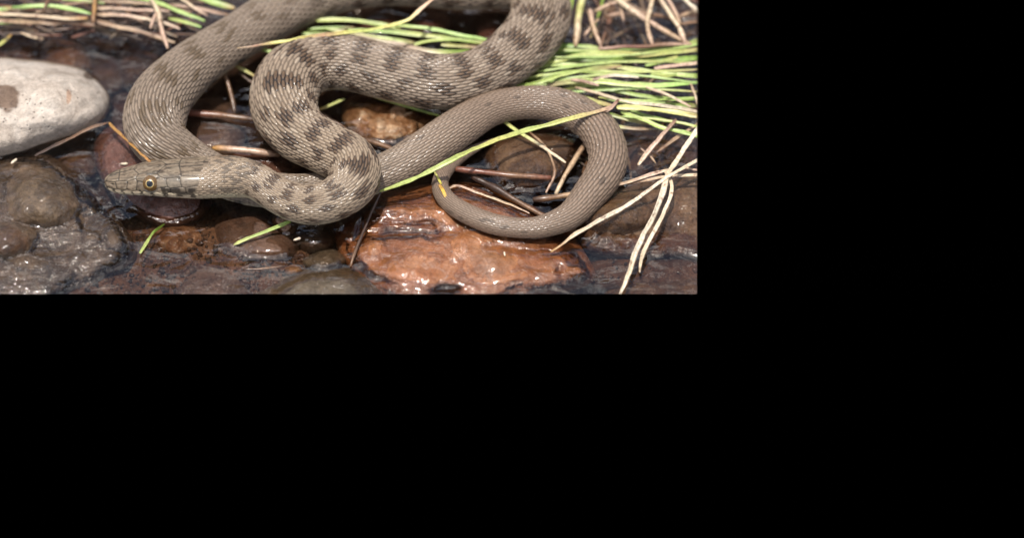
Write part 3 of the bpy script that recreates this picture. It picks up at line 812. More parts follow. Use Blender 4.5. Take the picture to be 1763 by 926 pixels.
    root.location = Vector(root_o * S); PLOC['snake'] = Vector(root_o * S)
    root.empty_display_size = 0.01
    tag(root, 'grey-brown water snake with dark blotches coiled over wet stones', 'snake')
    mesh_obj('body', verts, f, M['skin'], root, col=col)
    # ---- eyes
    px, py, dep = project(pos2[:HN])
    bronze = plain('eye_bronze', (.13, .07, .022), 0.25, 1.0)
    gold = plain('eye_gold', (.70, .50, .20), 0.25, 1.0)
    black_m = plain('eye_pupil', (.004, .004, .004), 0.1, 1.0)
    rim_m = plain('eye_rim_skin', (.11, .095, .075), 0.5, 0.3)
    ks = int(np.argmin(np.abs(s - EYS)))
    best_k = None
    cand = [(abs(px[i, k] - 258) + abs(py[i, k] - 316.5), dep[i, k], i, k) for i in range(max(0, ks - 30), ks + 30) for k in range(Mv) if abs(px[i, k] - 258) < 3 and abs(py[i, k] - 316.5) < 3]
    dmin = min(x[1] for x in cand)
    cand = [x for x in cand if x[1] < dmin + 12]
    _, _, ki, kj = min(cand)
    ER = 15.5
    for kk in (kj, (Mv - kj) % Mv):
        nn = N[ki, kk]
        view = np.array([0, -CT, ST]) * np.array([1, 1 if nn[1] < 0 else -1, 1])
        ax = nn * 0.72 + view * 0.28; ax /= np.linalg.norm(ax)
        ce = pos2[ki, kk] - nn * (ER * 0.60)
        e1 = np.cross(ax, [0, 0, 1]); e1 /= np.linalg.norm(e1); e2 = np.cross(e1, ax)
        def cap(a0, a1, rad, nseg=48, nr=14):
            al = np.linspace(a0, a1, nr); be = np.linspace(0, 2 * math.pi, nseg, endpoint=False)
            A, B = np.meshgrid(al, be, indexing='ij')
            pts = ce + rad * (np.cos(A)[..., None] * ax + np.sin(A)[..., None] * (np.cos(B)[..., None] * e1 + np.sin(B)[..., None] * e2))
            return pts.reshape(-1, 3), grid_faces(nr, nseg, True)
        v, ff = cap(0.001, math.pi - .001, ER, 48, 26)
        eye = mesh_obj('eye', v, ff, bronze, root, origin=ce)
        v, ff = cap(0.34, 0.45, ER * 1.012, 48, 8)
        mesh_obj('iris_ring', v, ff, gold, eye, origin=ce)
        v, ff = cap(0.001, 0.37, ER * 1.022, 48, 10)
        mesh_obj('pupil', v, ff, black_m, eye, origin=ce)
        # ring of small scales round the eye
        be = np.linspace(0, 2 * math.pi, 64, endpoint=False); ga = np.linspace(0, 2 * math.pi, 12, endpoint=False)
        B, G = np.meshgrid(be, ga, indexing='ij')
        RR = ER * 0.93; tr = 1.7 + 0.35 * np.abs(np.sin(B * 4))
        ring = ce + ax * (ER * 0.30) + ((RR + tr * np.cos(G))[..., None] * (np.cos(B)[..., None] * e1 + np.sin(B)[..., None] * e2)) + (tr * np.sin(G))[..., None] * ax
        i = np.arange(64)[:, None]; j = np.arange(12)[None]
        ff = np.stack([i * 12 + j, i * 12 + (j + 1) % 12, ((i + 1) % 64) * 12 + (j + 1) % 12, ((i + 1) % 64) * 12 + j], -1).reshape(-1, 4)
        mesh_obj('eye_rim', ring.reshape(-1, 3), ff, rim_m, eye, origin=ce)
build_snake()

# ------------------------------------------------------------------ grass blades, straws and twigs
G1, G2, G3 = (.235, .355, .06), (.385, .50, .135), (.14, .225, .035)
YG, CR, TN, PK, BR, RB, DK, OR, WH = (.47, .49, .15), (.60, .47, .31), (.44, .30, .18), (.50, .335, .24), (.20, .11, .06), (.17, .065, .04), (.06, .035, .025), (.40, .21, .06), (.68, .57, .42)
def strand(pts, width, cols, flat=True, taper=(0.6, 0.55), n=None, wob=0.4, thick=0.28, seed=0):
    pts = np.asarray(pts, float)                       # px, py, height
    W = P(pts[:, 0], pts[:, 1], pts[:, 2])
    ln = np.linalg.norm(np.diff(W, axis=0), axis=1).sum()
    n = n or int(np.clip(ln / 7, 6, 60))
    if flat: width = width * 0.66
    c = catmull(W, n)
    t = np.linspace(0, 1, n)
    nz = np.stack([t * ln / 40, 0 * t + seed, 0 * t], -1)
    c = c + np.stack([noise(nz, 1), noise(nz, 2), noise(nz, 3) * .6], -1) * wob + np.stack([noise(nz * 3, 1), noise(nz * 3, 2), 0 * t], -1) * wob * .5
    T = np.gradient(c, axis=0); T /= np.linalg.norm(T, axis=1)[:, None]
    view = np.array([0.1, -CT * .6, ST]); view /= np.linalg.norm(view)
    s = np.cross(T, view); s /= np.linalg.norm(s, axis=1)[:, None]
    roll = 0.5 * noise(nz * 0.5 + 9, 4) if flat else 0 * t
    u = np.cross(s, T)
    s2 = s * np.cos(roll)[:, None] + u * np.sin(roll)[:, None]; u = np.cross(s2, T); s = s2
    tp = np.minimum(np.interp(t, [0, .08, 1], [taper[0], 1, 1]), np.interp(t, [0, .85, 1], [1, 1, taper[1]]))
    hw = width / 2 * tp * (1 + 0.22 * noise(nz * 1.7 + 3, 5) + 0.12 * noise(nz * 5 + 3, 6))
    if flat:     # creased leaf, six-point section
        prof = np.array([(-1, .3), (-.72, .3 + thick * .5), (-.4, .1 + thick * .6), (-.18, thick * .8), (0, thick * .3), (.2, thick * .8), (.45, .1 + thick * .6), (.75, .3 + thick * .5), (1, .3), (.5, -.15), (0, -.3), (-.5, -.15)])
    else:
        a = np.linspace(0, 2 * math.pi, 9, endpoint=False)[::-1]
        prof = np.stack([np.cos(a), np.sin(a)], 1)
    m = len(prof)
    V = c[:, None] + s[:, None] * (prof[None, :, :1] * hw[:, None, None]) + u[:, None] * (prof[None, :, 1:] * hw[:, None, None] * (0.62 if flat else 1))
    F = [grid_faces(n, m, True)]
    V = np.vstack([V.reshape(-1, 3), c[:1] - T[:1] * hw[0] * .4, c[-1:] + T[-1:] * hw[-1] * .4])
    j = np.arange(m); j2 = (j + 1) % m
    F.append(np.stack([0 * j + n * m, j2, j], -1)); F.append(np.stack([0 * j + n * m + 1, (n - 1) * m + j, (n - 1) * m + j2], -1))
    cols = np.array(cols, float); kx = np.linspace(0, 1, len(cols))
    cc = np.stack([np.interp(t, kx, cols[:, k]) for k in range(3)], 1)
    C = np.repeat(cc[:, None], m, 1)
    rib = 1 + 0.24 * np.cos(np.arange(m) * math.pi) * (1 if flat else .5)
    C = C * rib[None, :, None]
    C = np.vstack([C.reshape(-1, 3), cc[:1], cc[-1:]])
    return V, F, C

cnt = [0]
def blade(name, label, cat, pts, width, cols, mat='blade', flat=True, group=None, **kw):
    cnt[0] += 1
    if mat == 'straw' and 'wob' not in kw: kw['wob'] = 1.5
    if mat == 'blade':
        r_ = random.Random(cnt[0])
        g_ = r_.uniform(.84, 1.1); y_ = r_.uniform(.88, 1.16)
        cols = [(c[0] * g_ * y_, c[1] * g_, c[2] * g_) for c in cols]
        if r_.random() < .35: cols = cols + [(.36, .24, .11)]
        kw.setdefault('wob', 1.0)
    V, F, C = strand(pts, width, cols, flat, seed=cnt[0] * 1.7, **kw)
    ob = mesh_obj(name, V, F, M[mat], col=C)
    return tag(ob, label, cat, group)

def look(pts, wd, cols, noun):
    """words on how a blade looks, from its own size and colours"""
    ln = np.linalg.norm(np.diff(np.array(pts)[:, :2], axis=0), axis=1).sum()
    m = np.mean(cols, 0)
    dry = (BR, TN, PK, RB, CR)
    w = ['short' if ln < 75 else 'long' if ln > 150 else '', 'broad' if wd >= 12 else 'slender' if wd <= 7 else '']
    if noun == 'grass blade': c = 'yellow-green' if m[0] > .38 else 'bright green' if m[1] > .40 else 'dark green' if m[1] < .32 else 'green'
    else: c = 'whitish' if m[0] > .575 else 'pinkish tan' if m[1] < m[0] * .70 and m[0] > .44 else 'dull brown' if m[0] < .33 else 'tan'
    e = ' with brown end' if noun == 'grass blade' and (tuple(cols[-1]) in dry or tuple(cols[0]) in dry) else ''
    return ' '.join(x for x in w + [c, noun] if x) + e

# single blades that stand out
blade('grass_blade', 'long bright green blade lying across the tail section of the snake', 'grass blade',
      [(654, 329, 22), (690, 317, 34), (730, 300, 50), (765, 282, 62), (800, 264, 66), (850, 243, 64), (900, 227, 62), (960, 210, 66), (1015, 195, 68), (1052, 184, 66)], 12, [G2, G2, G2, YG, G2, YG, PK], taper=(.5, .8))
blade('grass_blade', 'long yellow-green blade with a tan stem bridging two coils at the back', 'grass blade',
      [(752, -8, 110), (728, 14, 102), (706, 32, 96), (680, 42, 92), (640, 51, 92), (590, 57, 96), (540, 63, 96), (480, 73, 94), (440, 79, 92), (408, 83, 90)], 9.5, [TN, CR, YG, YG, G2, YG, TN, YG, YG, BR], taper=(.7, .2))
blade('grass_blade', 'short green blade sticking out from under the lower coil over the water', 'grass blade',
      [(402, 422, -6), (425, 411, 0), (455, 399, 4), (480, 389, 6), (500, 380, 8)], 9, [YG, G2, G2, G1], taper=(.3, .9))
blade('grass_blade', 'small green blade dipping into the water beside the knobbly rock', 'grass blade',
      [(240, 436, -9), (252, 418, -10), (264, 400, -14), (284, 385, -22)], 7, [YG, YG, G1, G3], taper=(.9, .6))
blade('grass_blade', 'thin green blade pressed along the underside of the middle coil', 'grass blade',
      [(628, 162, -2), (662, 172, 0), (700, 184, 2), (735, 194, 2), (768, 203, 2)], 6.5, [G1, G2, G1, G2], taper=(.6, .6))
blade('straw', 'short mustard yellow straw in the dark gap between the coils', 'straw', [(398, 108, 10), (420, 122, 6), (444, 136, 0)], 8, [OR, YG, OR], mat='straw')
# green blades right of the snake
gl, gg = "in the green bunch beside the snake's bend", 'bunch of green blades beside the snake'
for pts, wd, cols in [
    ([(972, 79, 20), (1000, 80, 22), (1032, 83, 22)], 11, [G2, G1, YG]),
    ([(960, 106, 26), (1000, 96, 30), (1060, 92, 32), (1120, 95, 32), (1222, 82, 34)], 13, [G2, G2, G2, YG, G2]),
    ([(1090, 96, 26), (1150, 90, 30), (1190, 75, 34), (1225, 58, 36)], 11, [G1, G2, G2]),
    ([(980, 103, 18), (1050, 104, 20), (1120, 103, 20), (1222, 100, 20)], 14, [G3, G1, G1, G1]),
    ([(952, 112, 22), (1005, 114, 24), (1070, 115, 26)], 12, [G2, G2, YG]),
    ([(930, 142, 30), (975, 127, 34), (1020, 119, 36), (1068, 115, 38)], 10, [G1, G2, G2, TN]),
    ([(1110, 114, 28), (1135, 108, 30), (1166, 98, 32)], 10, [G1, G2, YG]),
    ([(1062, 117, 30), (1100, 120, 32), (1150, 127, 32), (1222, 134, 32)], 13, [YG, G2, G2, G1]),
    ([(985, 141, 26), (1030, 140, 32), (1080, 146, 32), (1130, 148, 32), (1222, 140, 32)], 14, [TN, YG, YG, G2, G2]),
    ([(1120, 128, 34), (1145, 132, 34), (1165, 128, 34)], 9, [G2, YG, G2]),
    ([(1010, 148, 16), (1060, 156, 18), (1100, 164, 18), (1150, 170, 18), (1222, 173, 18)], 10, [YG, G1, G1, G1, G1]),
    ([(1002, 168, 14), (1030, 176, 18), (1055, 182, 22)], 13, [G2, G2, YG]),
    ([(1062, 184, 30), (1100, 187, 32), (1150, 192, 32), (1222, 204, 32)], 14, [YG, YG, YG, BR]),
    ([(1068, 192, 20), (1105, 206, 22), (1145, 221, 22), (1222, 240, 22)], 11, [G2, G2, G1, G1]),
    ([(1045, 196, 8), (1080, 205, 8), (1120, 214, 8)], 10, [G3, YG, BR]),
    ([(1060, 218, 4), (1090, 221, 4), (1122, 222, 4)], 8, [YG, TN, BR]),
    ([(940, 132, 12), (990, 124, 14), (1040, 126, 14), (1100, 130, 14)], 11, [G3, G3, G1, G1]),
    ([(1040, 172, 10), (1100, 176, 12), (1170, 182, 12), (1222, 182, 12)], 11, [G3, G1, G1, G3]),
    ([(925, 146, 6), (970, 144, 8), (1020, 148, 10)], 10, [G1, G1, YG]),
    ([(965, 92, 12), (1010, 90, 14), (1080, 86, 14), (1160, 86, 14), (1222, 92, 14)], 11, [G1, G3, G1, G1]),
    ([(1085, 190, 14), (1120, 202, 14), (1160, 210, 14)], 9, [G1, G3, G1]),
    ([(962, 99, 32), (1040, 98, 34), (1130, 89, 36), (1224, 72, 38)], 7, [YG, G2, YG, G2]),
    ([(955, 119, 28), (1030, 109, 31), (1110, 106, 33), (1224, 110, 33)], 7, [G2, G2, YG, G2]),
    ([(945, 128, 31), (1010, 122, 33), (1100, 124, 34), (1224, 119, 34)], 6, [YG, G2, YG, YG]),
    ([(990, 134, 29), (1070, 128, 33), (1150, 137, 34), (1224, 147, 34)], 7, [G2, YG, G2, G2]),
    ([(1000, 158, 18), (1080, 153, 26), (1160, 156, 30), (1224, 158, 30)], 7, [G1, G2, G2, YG]),
    ([(1030, 168, 18), (1110, 173, 26), (1224, 166, 28)], 6, [YG, G1, G2]),
    ([(1072, 200, 22), (1140, 206, 24), (1224, 222, 24)], 6, [G1, YG, G2]),
    ([(975, 86, 24), (1060, 88, 26), (1140, 84, 28), (1224, 66, 30)], 7, [G1, G2, G2, G1]),
]:
    if 'beside' in gl and pts[0][0] < 1012:
        pts = [(pts[0][0] - 42, pts[0][1] + (6 if pts[0][1] > 105 else 0), pts[0][2] - 10)] + pts
    blade('grass_blade', look(pts, wd, cols, 'grass blade') + ' ' + gl, 'grass blade', pts, wd, cols, group=gg)
# green blades in the top bend
gl, gg = "over stones inside the snake's top bend", 'green blades inside the top bend'
for pts, wd, cols in [
    ([(545, 36, 30), (590, 34, 34), (640, 40, 34), (690, 50, 32)], 12, [G2, G2, G1, G2]),
    ([(680, 44, 36), (730, 48, 36), (790, 60, 36), (856, 73, 30)], 11, [YG, G2, G2, G1]),
    ([(600, 52, 26), (670, 55, 28), (740, 62, 28), (800, 70, 28)], 12, [G2, G1, YG, G1]),
    ([(560, 50, 22), (610, 58, 24), (660, 66, 24), (720, 76, 24)], 10, [G2, CR, YG, G2]),
    ([(712, 77, 30), (745, 70, 32), (790, 69, 32), (850, 78, 28)], 10, [G2, G2, G1, G1]),
    ([(700, 80, 26), (740, 88, 28), (790, 95, 26), (835, 98, 22)], 12, [PK, CR, YG, G3]),
    ([(590, 62, 20), (640, 68, 22), (690, 76, 24), (712, 82, 24)], 10, [YG, PK, CR, PK]),
    ([(760, 78, 22), (800, 80, 22), (848, 82, 20)], 10, [YG, YG, TN]),
    ([(750, 90, 18), (800, 90, 18), (846, 86, 16)], 11, [G1, G1, G3]),
    ([(530, 52, 16), (570, 48, 18), (610, 48, 18)], 9, [G1, G1, G1]),
    ([(440, 84, 20), (470, 90, 20), (500, 96, 18)], 9, [G1, G2, G1]),
    ([(520, 58, 14), (560, 60, 16), (600, 66, 16)], 9, [G2, G2, CR]),
]:
    if 'beside' in gl and pts[0][0] < 1012:
        pts = [(pts[0][0] - 42, pts[0][1] + (6 if pts[0][1] > 105 else 0), pts[0][2] - 10)] + pts
    blade('grass_blade', look(pts, wd, cols, 'grass blade') + ' ' + gl, 'grass blade', pts, wd, cols, group=gg)
# top left: blades and straws of the bank
gl, gg = 'in the flattened thatch behind the pale boulder', 'green blades in the thatch'
for pts, wd, cols in [
    ([(20, 14, 46), (80, 10, 50), (120, 16, 50), (156, 24, 48)], 11, [G3, G2, G2, G1]),
    ([(-30, 17, 44), (0, 16, 44), (20, 14, 44)], 12, [G1, G2, G1]),
    ([(210, -6, 44), (260, 2, 46), (310, 20, 46), (352, 36, 42)], 10, [G1, G2, G2, G1]),
    ([(330, -10, 50), (365, 4, 50), (404, 14, 46)], 16, [G1, G2, G1]),
    ([(290, 32, 36), (320, 38, 36), (346, 47, 34)], 9, [YG, YG, G1]),
    ([(80, -6, 44), (130, 0, 44), (180, 6, 44)], 12, [G3, G1, G3]),
    ([(-20, 40, 28), (10, 38, 28), (40, 36, 28)], 10, [G3, G1, G3]),
]:
    if 'beside' in gl and pts[0][0] < 1012:
        pts = [(pts[0][0] - 42, pts[0][1] + (6 if pts[0][1] > 105 else 0), pts[0][2] - 10)] + pts
    blade('grass_blade', look(pts, wd, cols, 'grass blade') + ' ' + gl, 'grass blade', pts, wd, cols, group=gg)
gl, gg = 'in the flattened thatch behind the pale boulder', 'tan straws in the thatch'
for pts, wd, cols in [
    ([(-30, 22, 40), (20, 25, 42), (70, 28, 42), (110, 31, 42), (150, 32, 40)], 10, [OR, CR, TN, CR, OR]),
    ([(160, 14, 46), (220, 16, 46), (290, 20, 44)], 8, [TN, PK, PK]),
    ([(165, 24, 40), (220, 29, 42), (275, 38, 40), (310, 50, 36)], 9, [TN, PK, CR, PK]),
    ([(160, 36, 34), (200, 46, 32), (250, 58, 28), (300, 74, 22)], 11, [BR, TN, BR, TN]),
    ([(306, -8, 54), (330, 10, 54), (358, 28, 48)], 8, [CR, CR, PK]),
    ([(290, 8, 44), (340, 14, 44), (392, 26, 40)], 9, [BR, PK, BR]),
    ([(-30, 33, 30), (40, 38, 30), (110, 40, 28), (180, 46, 24)], 10, [BR, TN, BR, BR]),
    ([(10, 12, 44), (30, 16, 44), (50, 14, 44)], 8, [OR, CR, TN]),
    ([(60, 20, 40), (150, 4, 44), (240, 6, 44), (330, 22, 42)], 7, [TN, BR, TN, BR]),
]:
    blade('straw', look(pts, wd, cols, 'straw') + ' ' + gl, 'straw', pts, wd, cols, mat='straw', group=gg)
blade('straw', 'pinkish bent straw standing out of the thatch over the rear coil', 'straw', [(254, -8, 62), (268, 14, 62), (275, 34, 58), (281, 58, 54), (288, 84, 48)], 8, [CR, CR, PK, PK], mat='straw', flat=False)
blade('straw', 'short forked straw leaning on the pinkish bent straw', 'straw', [(271, 22, 58), (264, 36, 54), (259, 50, 48)], 6, [PK, PK], mat='straw', flat=False)
blade('straw', 'brown stalk standing upright in the middle of the thatch', 'straw', [(166, -8, 60), (162, 16, 54), (160, 40, 46)], 8, [BR, OR, BR], mat='straw', flat=False)
blade('straw', 'thin reddish stalk crossing the green blade behind the pale boulder', 'straw', [(86, -6, 60), (80, 8, 58), (74, 20, 54)], 5, [RB, BR], mat='straw', flat=False)
blade('straw', 'mustard leaf in the dark gap above the end of the pale boulder', 'straw', [(-20, 88, 10), (4, 74, 12), (20, 60, 12)], 9, [OR, YG, OR], mat='straw')
blade('straw', 'grey split straw in the dark gap under the thatch', 'straw', [(36, 56, 8), (55, 64, 6), (74, 68, 4)], 7, [TN, CR, TN], mat='straw')
# top right: crossing tan straws
gl, gg = 'in the crossed heap behind the green bunch', 'crossed tan straws'
for pts, wd, cols in [
    ([(1052, -10, 60), (1080, 14, 56), (1108, 32, 50), (1150, 58, 42), (1190, 78, 36)], 10, [CR, CR, PK, TN, TN]),
    ([(1127, -10, 62), (1115, 30, 54), (1116, 52, 48), (1124, 82, 36)], 9, [TN, CR, TN, PK]),
    ([(1130, -10, 66), (1150, 18, 60), (1168, 48, 50), (1178, 74, 40)], 10, [PK, CR, CR, PK]),
    ([(1143, -10, 60), (1158, 14, 56), (1170, 42, 50)], 7, [PK, PK, TN]),
    ([(1014, 16, 54), (1022, 46, 46), (1036, 82, 36)], 9, [PK, TN, PK]),
    ([(1024, 20, 50), (1050, 8, 54), (1075, 2, 56), (1100, -6, 56)], 7, [TN, PK, TN]),
    ([(1168, -10, 64), (1188, 8, 62), (1224, 36, 56)], 8, [WH, WH, CR]),
    ([(1003, -10, 44), (996, 30, 40), (994, 58, 32), (992, 80, 24)], 12, [CR, YG, CR, TN]),
    ([(1040, 28, 30), (1080, 24, 32), (1130, 26, 32), (1160, 34, 30)], 8, [BR, PK, BR, BR]),
    ([(1005, 62, 28), (1020, 44, 36), (1030, 34, 40)], 6, [PK, TN]),
    ([(1165, 34, 36), (1190, 22, 40), (1222, 10, 42)], 7, [BR, TN, BR]),
    ([(1170, 42, 30), (1200, 38, 32), (1222, 34, 32)], 7, [BR, BR]),
    ([(1068, 10, 46), (1072, 26, 42), (1074, 38, 36)], 5, [TN, PK]),
]:
    blade('straw', look(pts, wd, cols, 'straw') + ' ' + gl, 'straw', pts, wd, cols, mat='straw', flat=False, group=gg)
blade('grass_blade', 'upright dark green stem touching the back of the snake', 'grass blade', [(988, -10, 44), (983, 14, 38), (980, 36, 30)], 9, [G3, G1, G3])
blade('grass_blade', 'thin green stem leaning between the pale upright straws', 'grass blade', [(1040, -8, 30), (1030, 26, 26), (1016, 66, 18)], 7, [G3, G1, G3])
blade('straw', 'straight reddish straw along the top of the green bunch', 'straw', [(1030, 84, 34), (1070, 82, 36), (1120, 79, 38), (1186, 76, 38)], 7, [PK, RB, BR, PK], mat='straw', flat=False)
# pale straws woven into the green bunch
gl, gg = 'woven through the green bunch', 'whitish straws in the green bunch'
for pts, wd, cols in [
    ([(992, 150, 20), (1040, 164, 24), (1080, 176, 28), (1140, 181, 30), (1222, 196, 30)], 8, [TN, CR, WH, WH, CR]),
    ([(1020, 136, 36), (1050, 131, 38), (1098, 132, 38)], 8, [PK, WH, WH]),
    ([(1126, 117, 36), (1160, 113, 36), (1222, 106, 36)], 10, [PK, PK, CR]),
    ([(1112, 150, 36), (1150, 164, 36), (1190, 184, 34)], 8, [PK, CR, PK]),
    ([(1190, 144, 38), (1198, 166, 36), (1206, 190, 32)], 7, [TN, CR, TN]),
    ([(985, 138, 30), (1005, 140, 32), (1030, 146, 32)], 9, [PK, BR, PK]),
    ([(1095, 155, 12), (1110, 148, 14), (1125, 136, 16)], 7, [PK, TN]),
]:
    blade('straw', look(pts, wd, cols, 'straw') + ' ' + gl, 'straw', pts, wd, cols, mat='straw', group=gg)
blade('seed_husk', 'reddish papery husk at the joint of the long blade', 'husk', [(1040, 192, 62), (1052, 186, 66), (1062, 176, 66), (1066, 172, 64)], 10, [BR, PK, RB], mat='straw')
# cream straws over the slab
blade('straw', 'thick cream straw with brown spots reaching down past the slab into the water', 'straw',
      [(1224, 190, 58), (1200, 224, 54), (1168, 272, 50), (1150, 302, 48), (1140, 334, 44), (1122, 375, 34), (1104, 412, 24), (1090, 450, 8), (1066, 514, -14)], 14, [CR, WH, WH, CR, WH, WH, WH, CR, WH], mat='straw', taper=(.9, .6))
blade('straw', 'long slender cream straw whose tip rests on the orange rock', 'straw',
      [(1224, 262, 50), (1170, 293, 50), (1140, 310, 48), (1085, 350, 40), (1040, 375, 30), (985, 408, 14), (948, 434, 4)], 10, [WH, CR, WH, WH, WH, CR, OR], mat='straw', taper=(.9, .3))
blade('straw', 'second spotted cream straw running alongside the thick one to the slab edge', 'straw',
      [(1146, 296, 40), (1156, 318, 40), (1152, 342, 38), (1136, 378, 28), (1116, 416, 16), (1106, 440, 4), (1102, 468, -10)], 10, [CR, CR, WH, CR, WH, CR, CR], mat='straw', taper=(.8, .4))
blade('straw', 'split tan straw lying from the tail loop to the thick cream straw', 'straw', [(1052, 320, 20), (1085, 312, 28), (1120, 301, 36), (1156, 291, 42)], 9, [BR, TN, PK, CR], mat='straw')
blade('straw', 'straight tan straw running level under the thick cream straw', 'straw', [(1082, 318, 22), (1110, 311, 28), (1150, 304, 34), (1224, 301, 36)], 8, [BR, TN, CR, CR], mat='straw')
blade('straw', 'pale bent straw just above the level tan straw', 'straw', [(1176, 288, 36), (1200, 292, 36), (1224, 290, 36)], 6, [TN, PK, TN], mat='straw')
blade('straw', 'pinkish brown straw slanting beside the outer bend of the tail', 'straw', [(1164, 206, 34), (1142, 232, 30), (1120, 258, 20), (1098, 284, 8)], 10, [BR, PK, PK, CR], mat='straw')
blade('straw', 'thin cracked straw end crossing the slanting pinkish straw', 'straw', [(1104, 256, 6), (1118, 268, 6), (1128, 282, 2)], 4, [PK, TN], mat='straw', flat=False)
blade('straw', 'dull brown straw under the end of the green blades', 'straw', [(1130, 262, 4), (1160, 240, 10), (1200, 214, 16), (1222, 200, 18)], 8, [BR, TN, BR], mat='straw')
# inside the tail loop
blade('straw', 'yellow and cream split straw lying on the stone in the tail loop', 'straw', [(866, 208, 14), (895, 228, 16), (930, 250, 14), (972, 280, 8)], 9, [YG, YG, CR, CR], mat='straw')
blade('twig', 'thin brown stalk curling down the stone in the tail loop', 'twig', [(912, 228, 10), (936, 250, 10), (950, 275, 8), (955, 300, 2), (940, 332, -8)], 5, [BR, TN, BR, PK], mat='twig', flat=False)
blade('straw', 'grey-tan stalk leaning between the loop stone and the tail', 'straw', [(1008, 246, 4), (990, 276, 4), (972, 304, 0), (957, 334, -10)], 9, [BR, TN, TN, CR], mat='straw', flat=False)
blade('twig', 'straight reddish twig across the loop stone', 'twig', [(782, 291, 2), (830, 296, 6), (880, 302, 10), (948, 306, 6)], 10, [RB, RB, BR, RB], mat='twig', flat=False, taper=(.8, .8))
blade('twig', 'broken grey-brown twig lodged beside the tail', 'twig', [(918, 344, -8), (945, 341, -4), (988, 334, -2)], 10, [DK, BR, TN], mat='twig', flat=False, taper=(.8, .8))
blade('peel_strip', 'pale curled strip of bark on the orange rock inside the tail loop', 'bark strip', [(768, 328, 2), (786, 320, 4), (820, 331, 4), (866, 347, 2), (912, 366, 0)], 5.5, [TN, PK, CR, TN, PK], mat='straw')
blade('twig', 'dark brown root along the back of the orange rock', 'twig', [(812, 304, -8), (850, 322, -8), (890, 346, -8), (965, 388, -10)], 10, [DK, DK, BR, DK], mat='twig', flat=False, taper=(.5, .6))
blade('twig', 'thin dark twig between the lower coil and the orange rock', 'twig', [(656, 330, 16), (640, 364, 8), (624, 402, 0), (609, 440, -8), (604, 458, -12)], 5, [DK, DK, DK, BR], mat='twig', flat=False)
blade('leaf_scrap', 'amber scrap of leaf lying on the thin end of the tail', 'leaf', [(756, 318, 28), (763, 330, 29), (769, 342, 26)], 9, [OR, (.62, .36, .04), (.55, .32, .05)], mat='straw', taper=(.7, .8))
blade('leaf_scrap', 'yellow-green leaf scrap below the long blade on the tail', 'leaf', [(748, 294, 30), (753, 304, 29), (758, 316, 28)], 6, [YG, (.5, .42, .05)], mat='straw', taper=(.7, .8))
# twigs around the left half
blade('twig', 'brown twig lying across the taupe stone', 'twig', [(300, 193, -8), (345, 196, -6), (390, 200, -6), (440, 206, -8)], 11, [RB, RB, BR, DK], mat='twig', flat=False, taper=(.8, .8))
blade('twig', 'red-brown twig behind the neck of the snake', 'twig', [(366, 255, -10), (400, 257, -4), (440, 261, -4), (482, 268, -8)], 10, [OR, PK, PK, BR], mat='twig', flat=False)
blade('twig', 'dark stalk standing in the gap between the two coils', 'twig', [(386, 126, 12), (395, 152, 2), (401, 176, -10), (404, 196, -16)], 8, [BR, BR, DK], mat='twig', flat=False)
blade('twig', 'dark thin twig in the gap behind the dark stalk', 'twig', [(412, 126, 0), (430, 140, -4), (446, 150, -8)], 5, [DK, BR], mat='twig', flat=False)
blade('straw', 'orange-brown straw slanting from the pale boulder to the head of the snake', 'straw', [(186, 212, 14), (210, 233, 34), (235, 257, 54), (266, 286, 72)], 8, [OR, OR, OR, (.42, .2, .07)], mat='straw')
blade('straw', 'brown bent straw along the lower edge of the pale boulder', 'straw', [(188, 211, 14), (160, 220, 14), (128, 234, 10), (95, 250, 4), (60, 268, -6)], 8, [DK, BR, BR, DK, DK], mat='straw')
blade('straw', 'mustard leaf bit in the hollow of the middle coil', 'straw', [(548, 190, -10), (566, 182, -4), (592, 170, 2)], 8, [OR, YG, YG], mat='straw')
blade('twig', 'short dark twig in the hollow of the middle coil', 'twig', [(548, 194, -12), (570, 208, -12), (596, 222, -16)], 8, [DK, DK, BR], mat='twig', flat=False)
blade('twig', 'dark grey twig between the tan stone and the tail section', 'twig', [(620, 238, -8), (650, 248, -4), (694, 264, -2)], 9, [DK, BR, DK], mat='twig', flat=False)
blade('twig', 'dark sliver of wood lying in the brown silt', 'twig', [(418, 464, -16), (450, 463, -15), (492, 458, -15)], 4, [DK, BR, DK], mat='twig', flat=False)
blade('seed', 'tiny cream seed on the red stone near the snout', 'seed', [(208, 281, 3), (214, 281, 4), (220, 281, 3)], 4.5, [WH, WH], mat='straw', flat=False, n=6)
blade('seed', 'tiny white chip on top of the knobbly rock', 'seed', [(18, 282, 14), (23, 278, 14), (28, 274, 13)], 4.5, [WH, WH], mat='straw', flat=False, n=6)
blade('seed', 'tiny white chip on the charcoal-brown stone', 'seed', [(505, 414, -10), (511, 412, -9), (517, 410, -10)], 5, [WH, WH], mat='straw', flat=False, n=6)
blade('seed', 'tiny upright cream seed on the orange rock', 'seed', [(868, 432, 2), (869, 436, 2), (870, 440, 2)], 3.5, [WH, WH], mat='straw', flat=False, n=6)

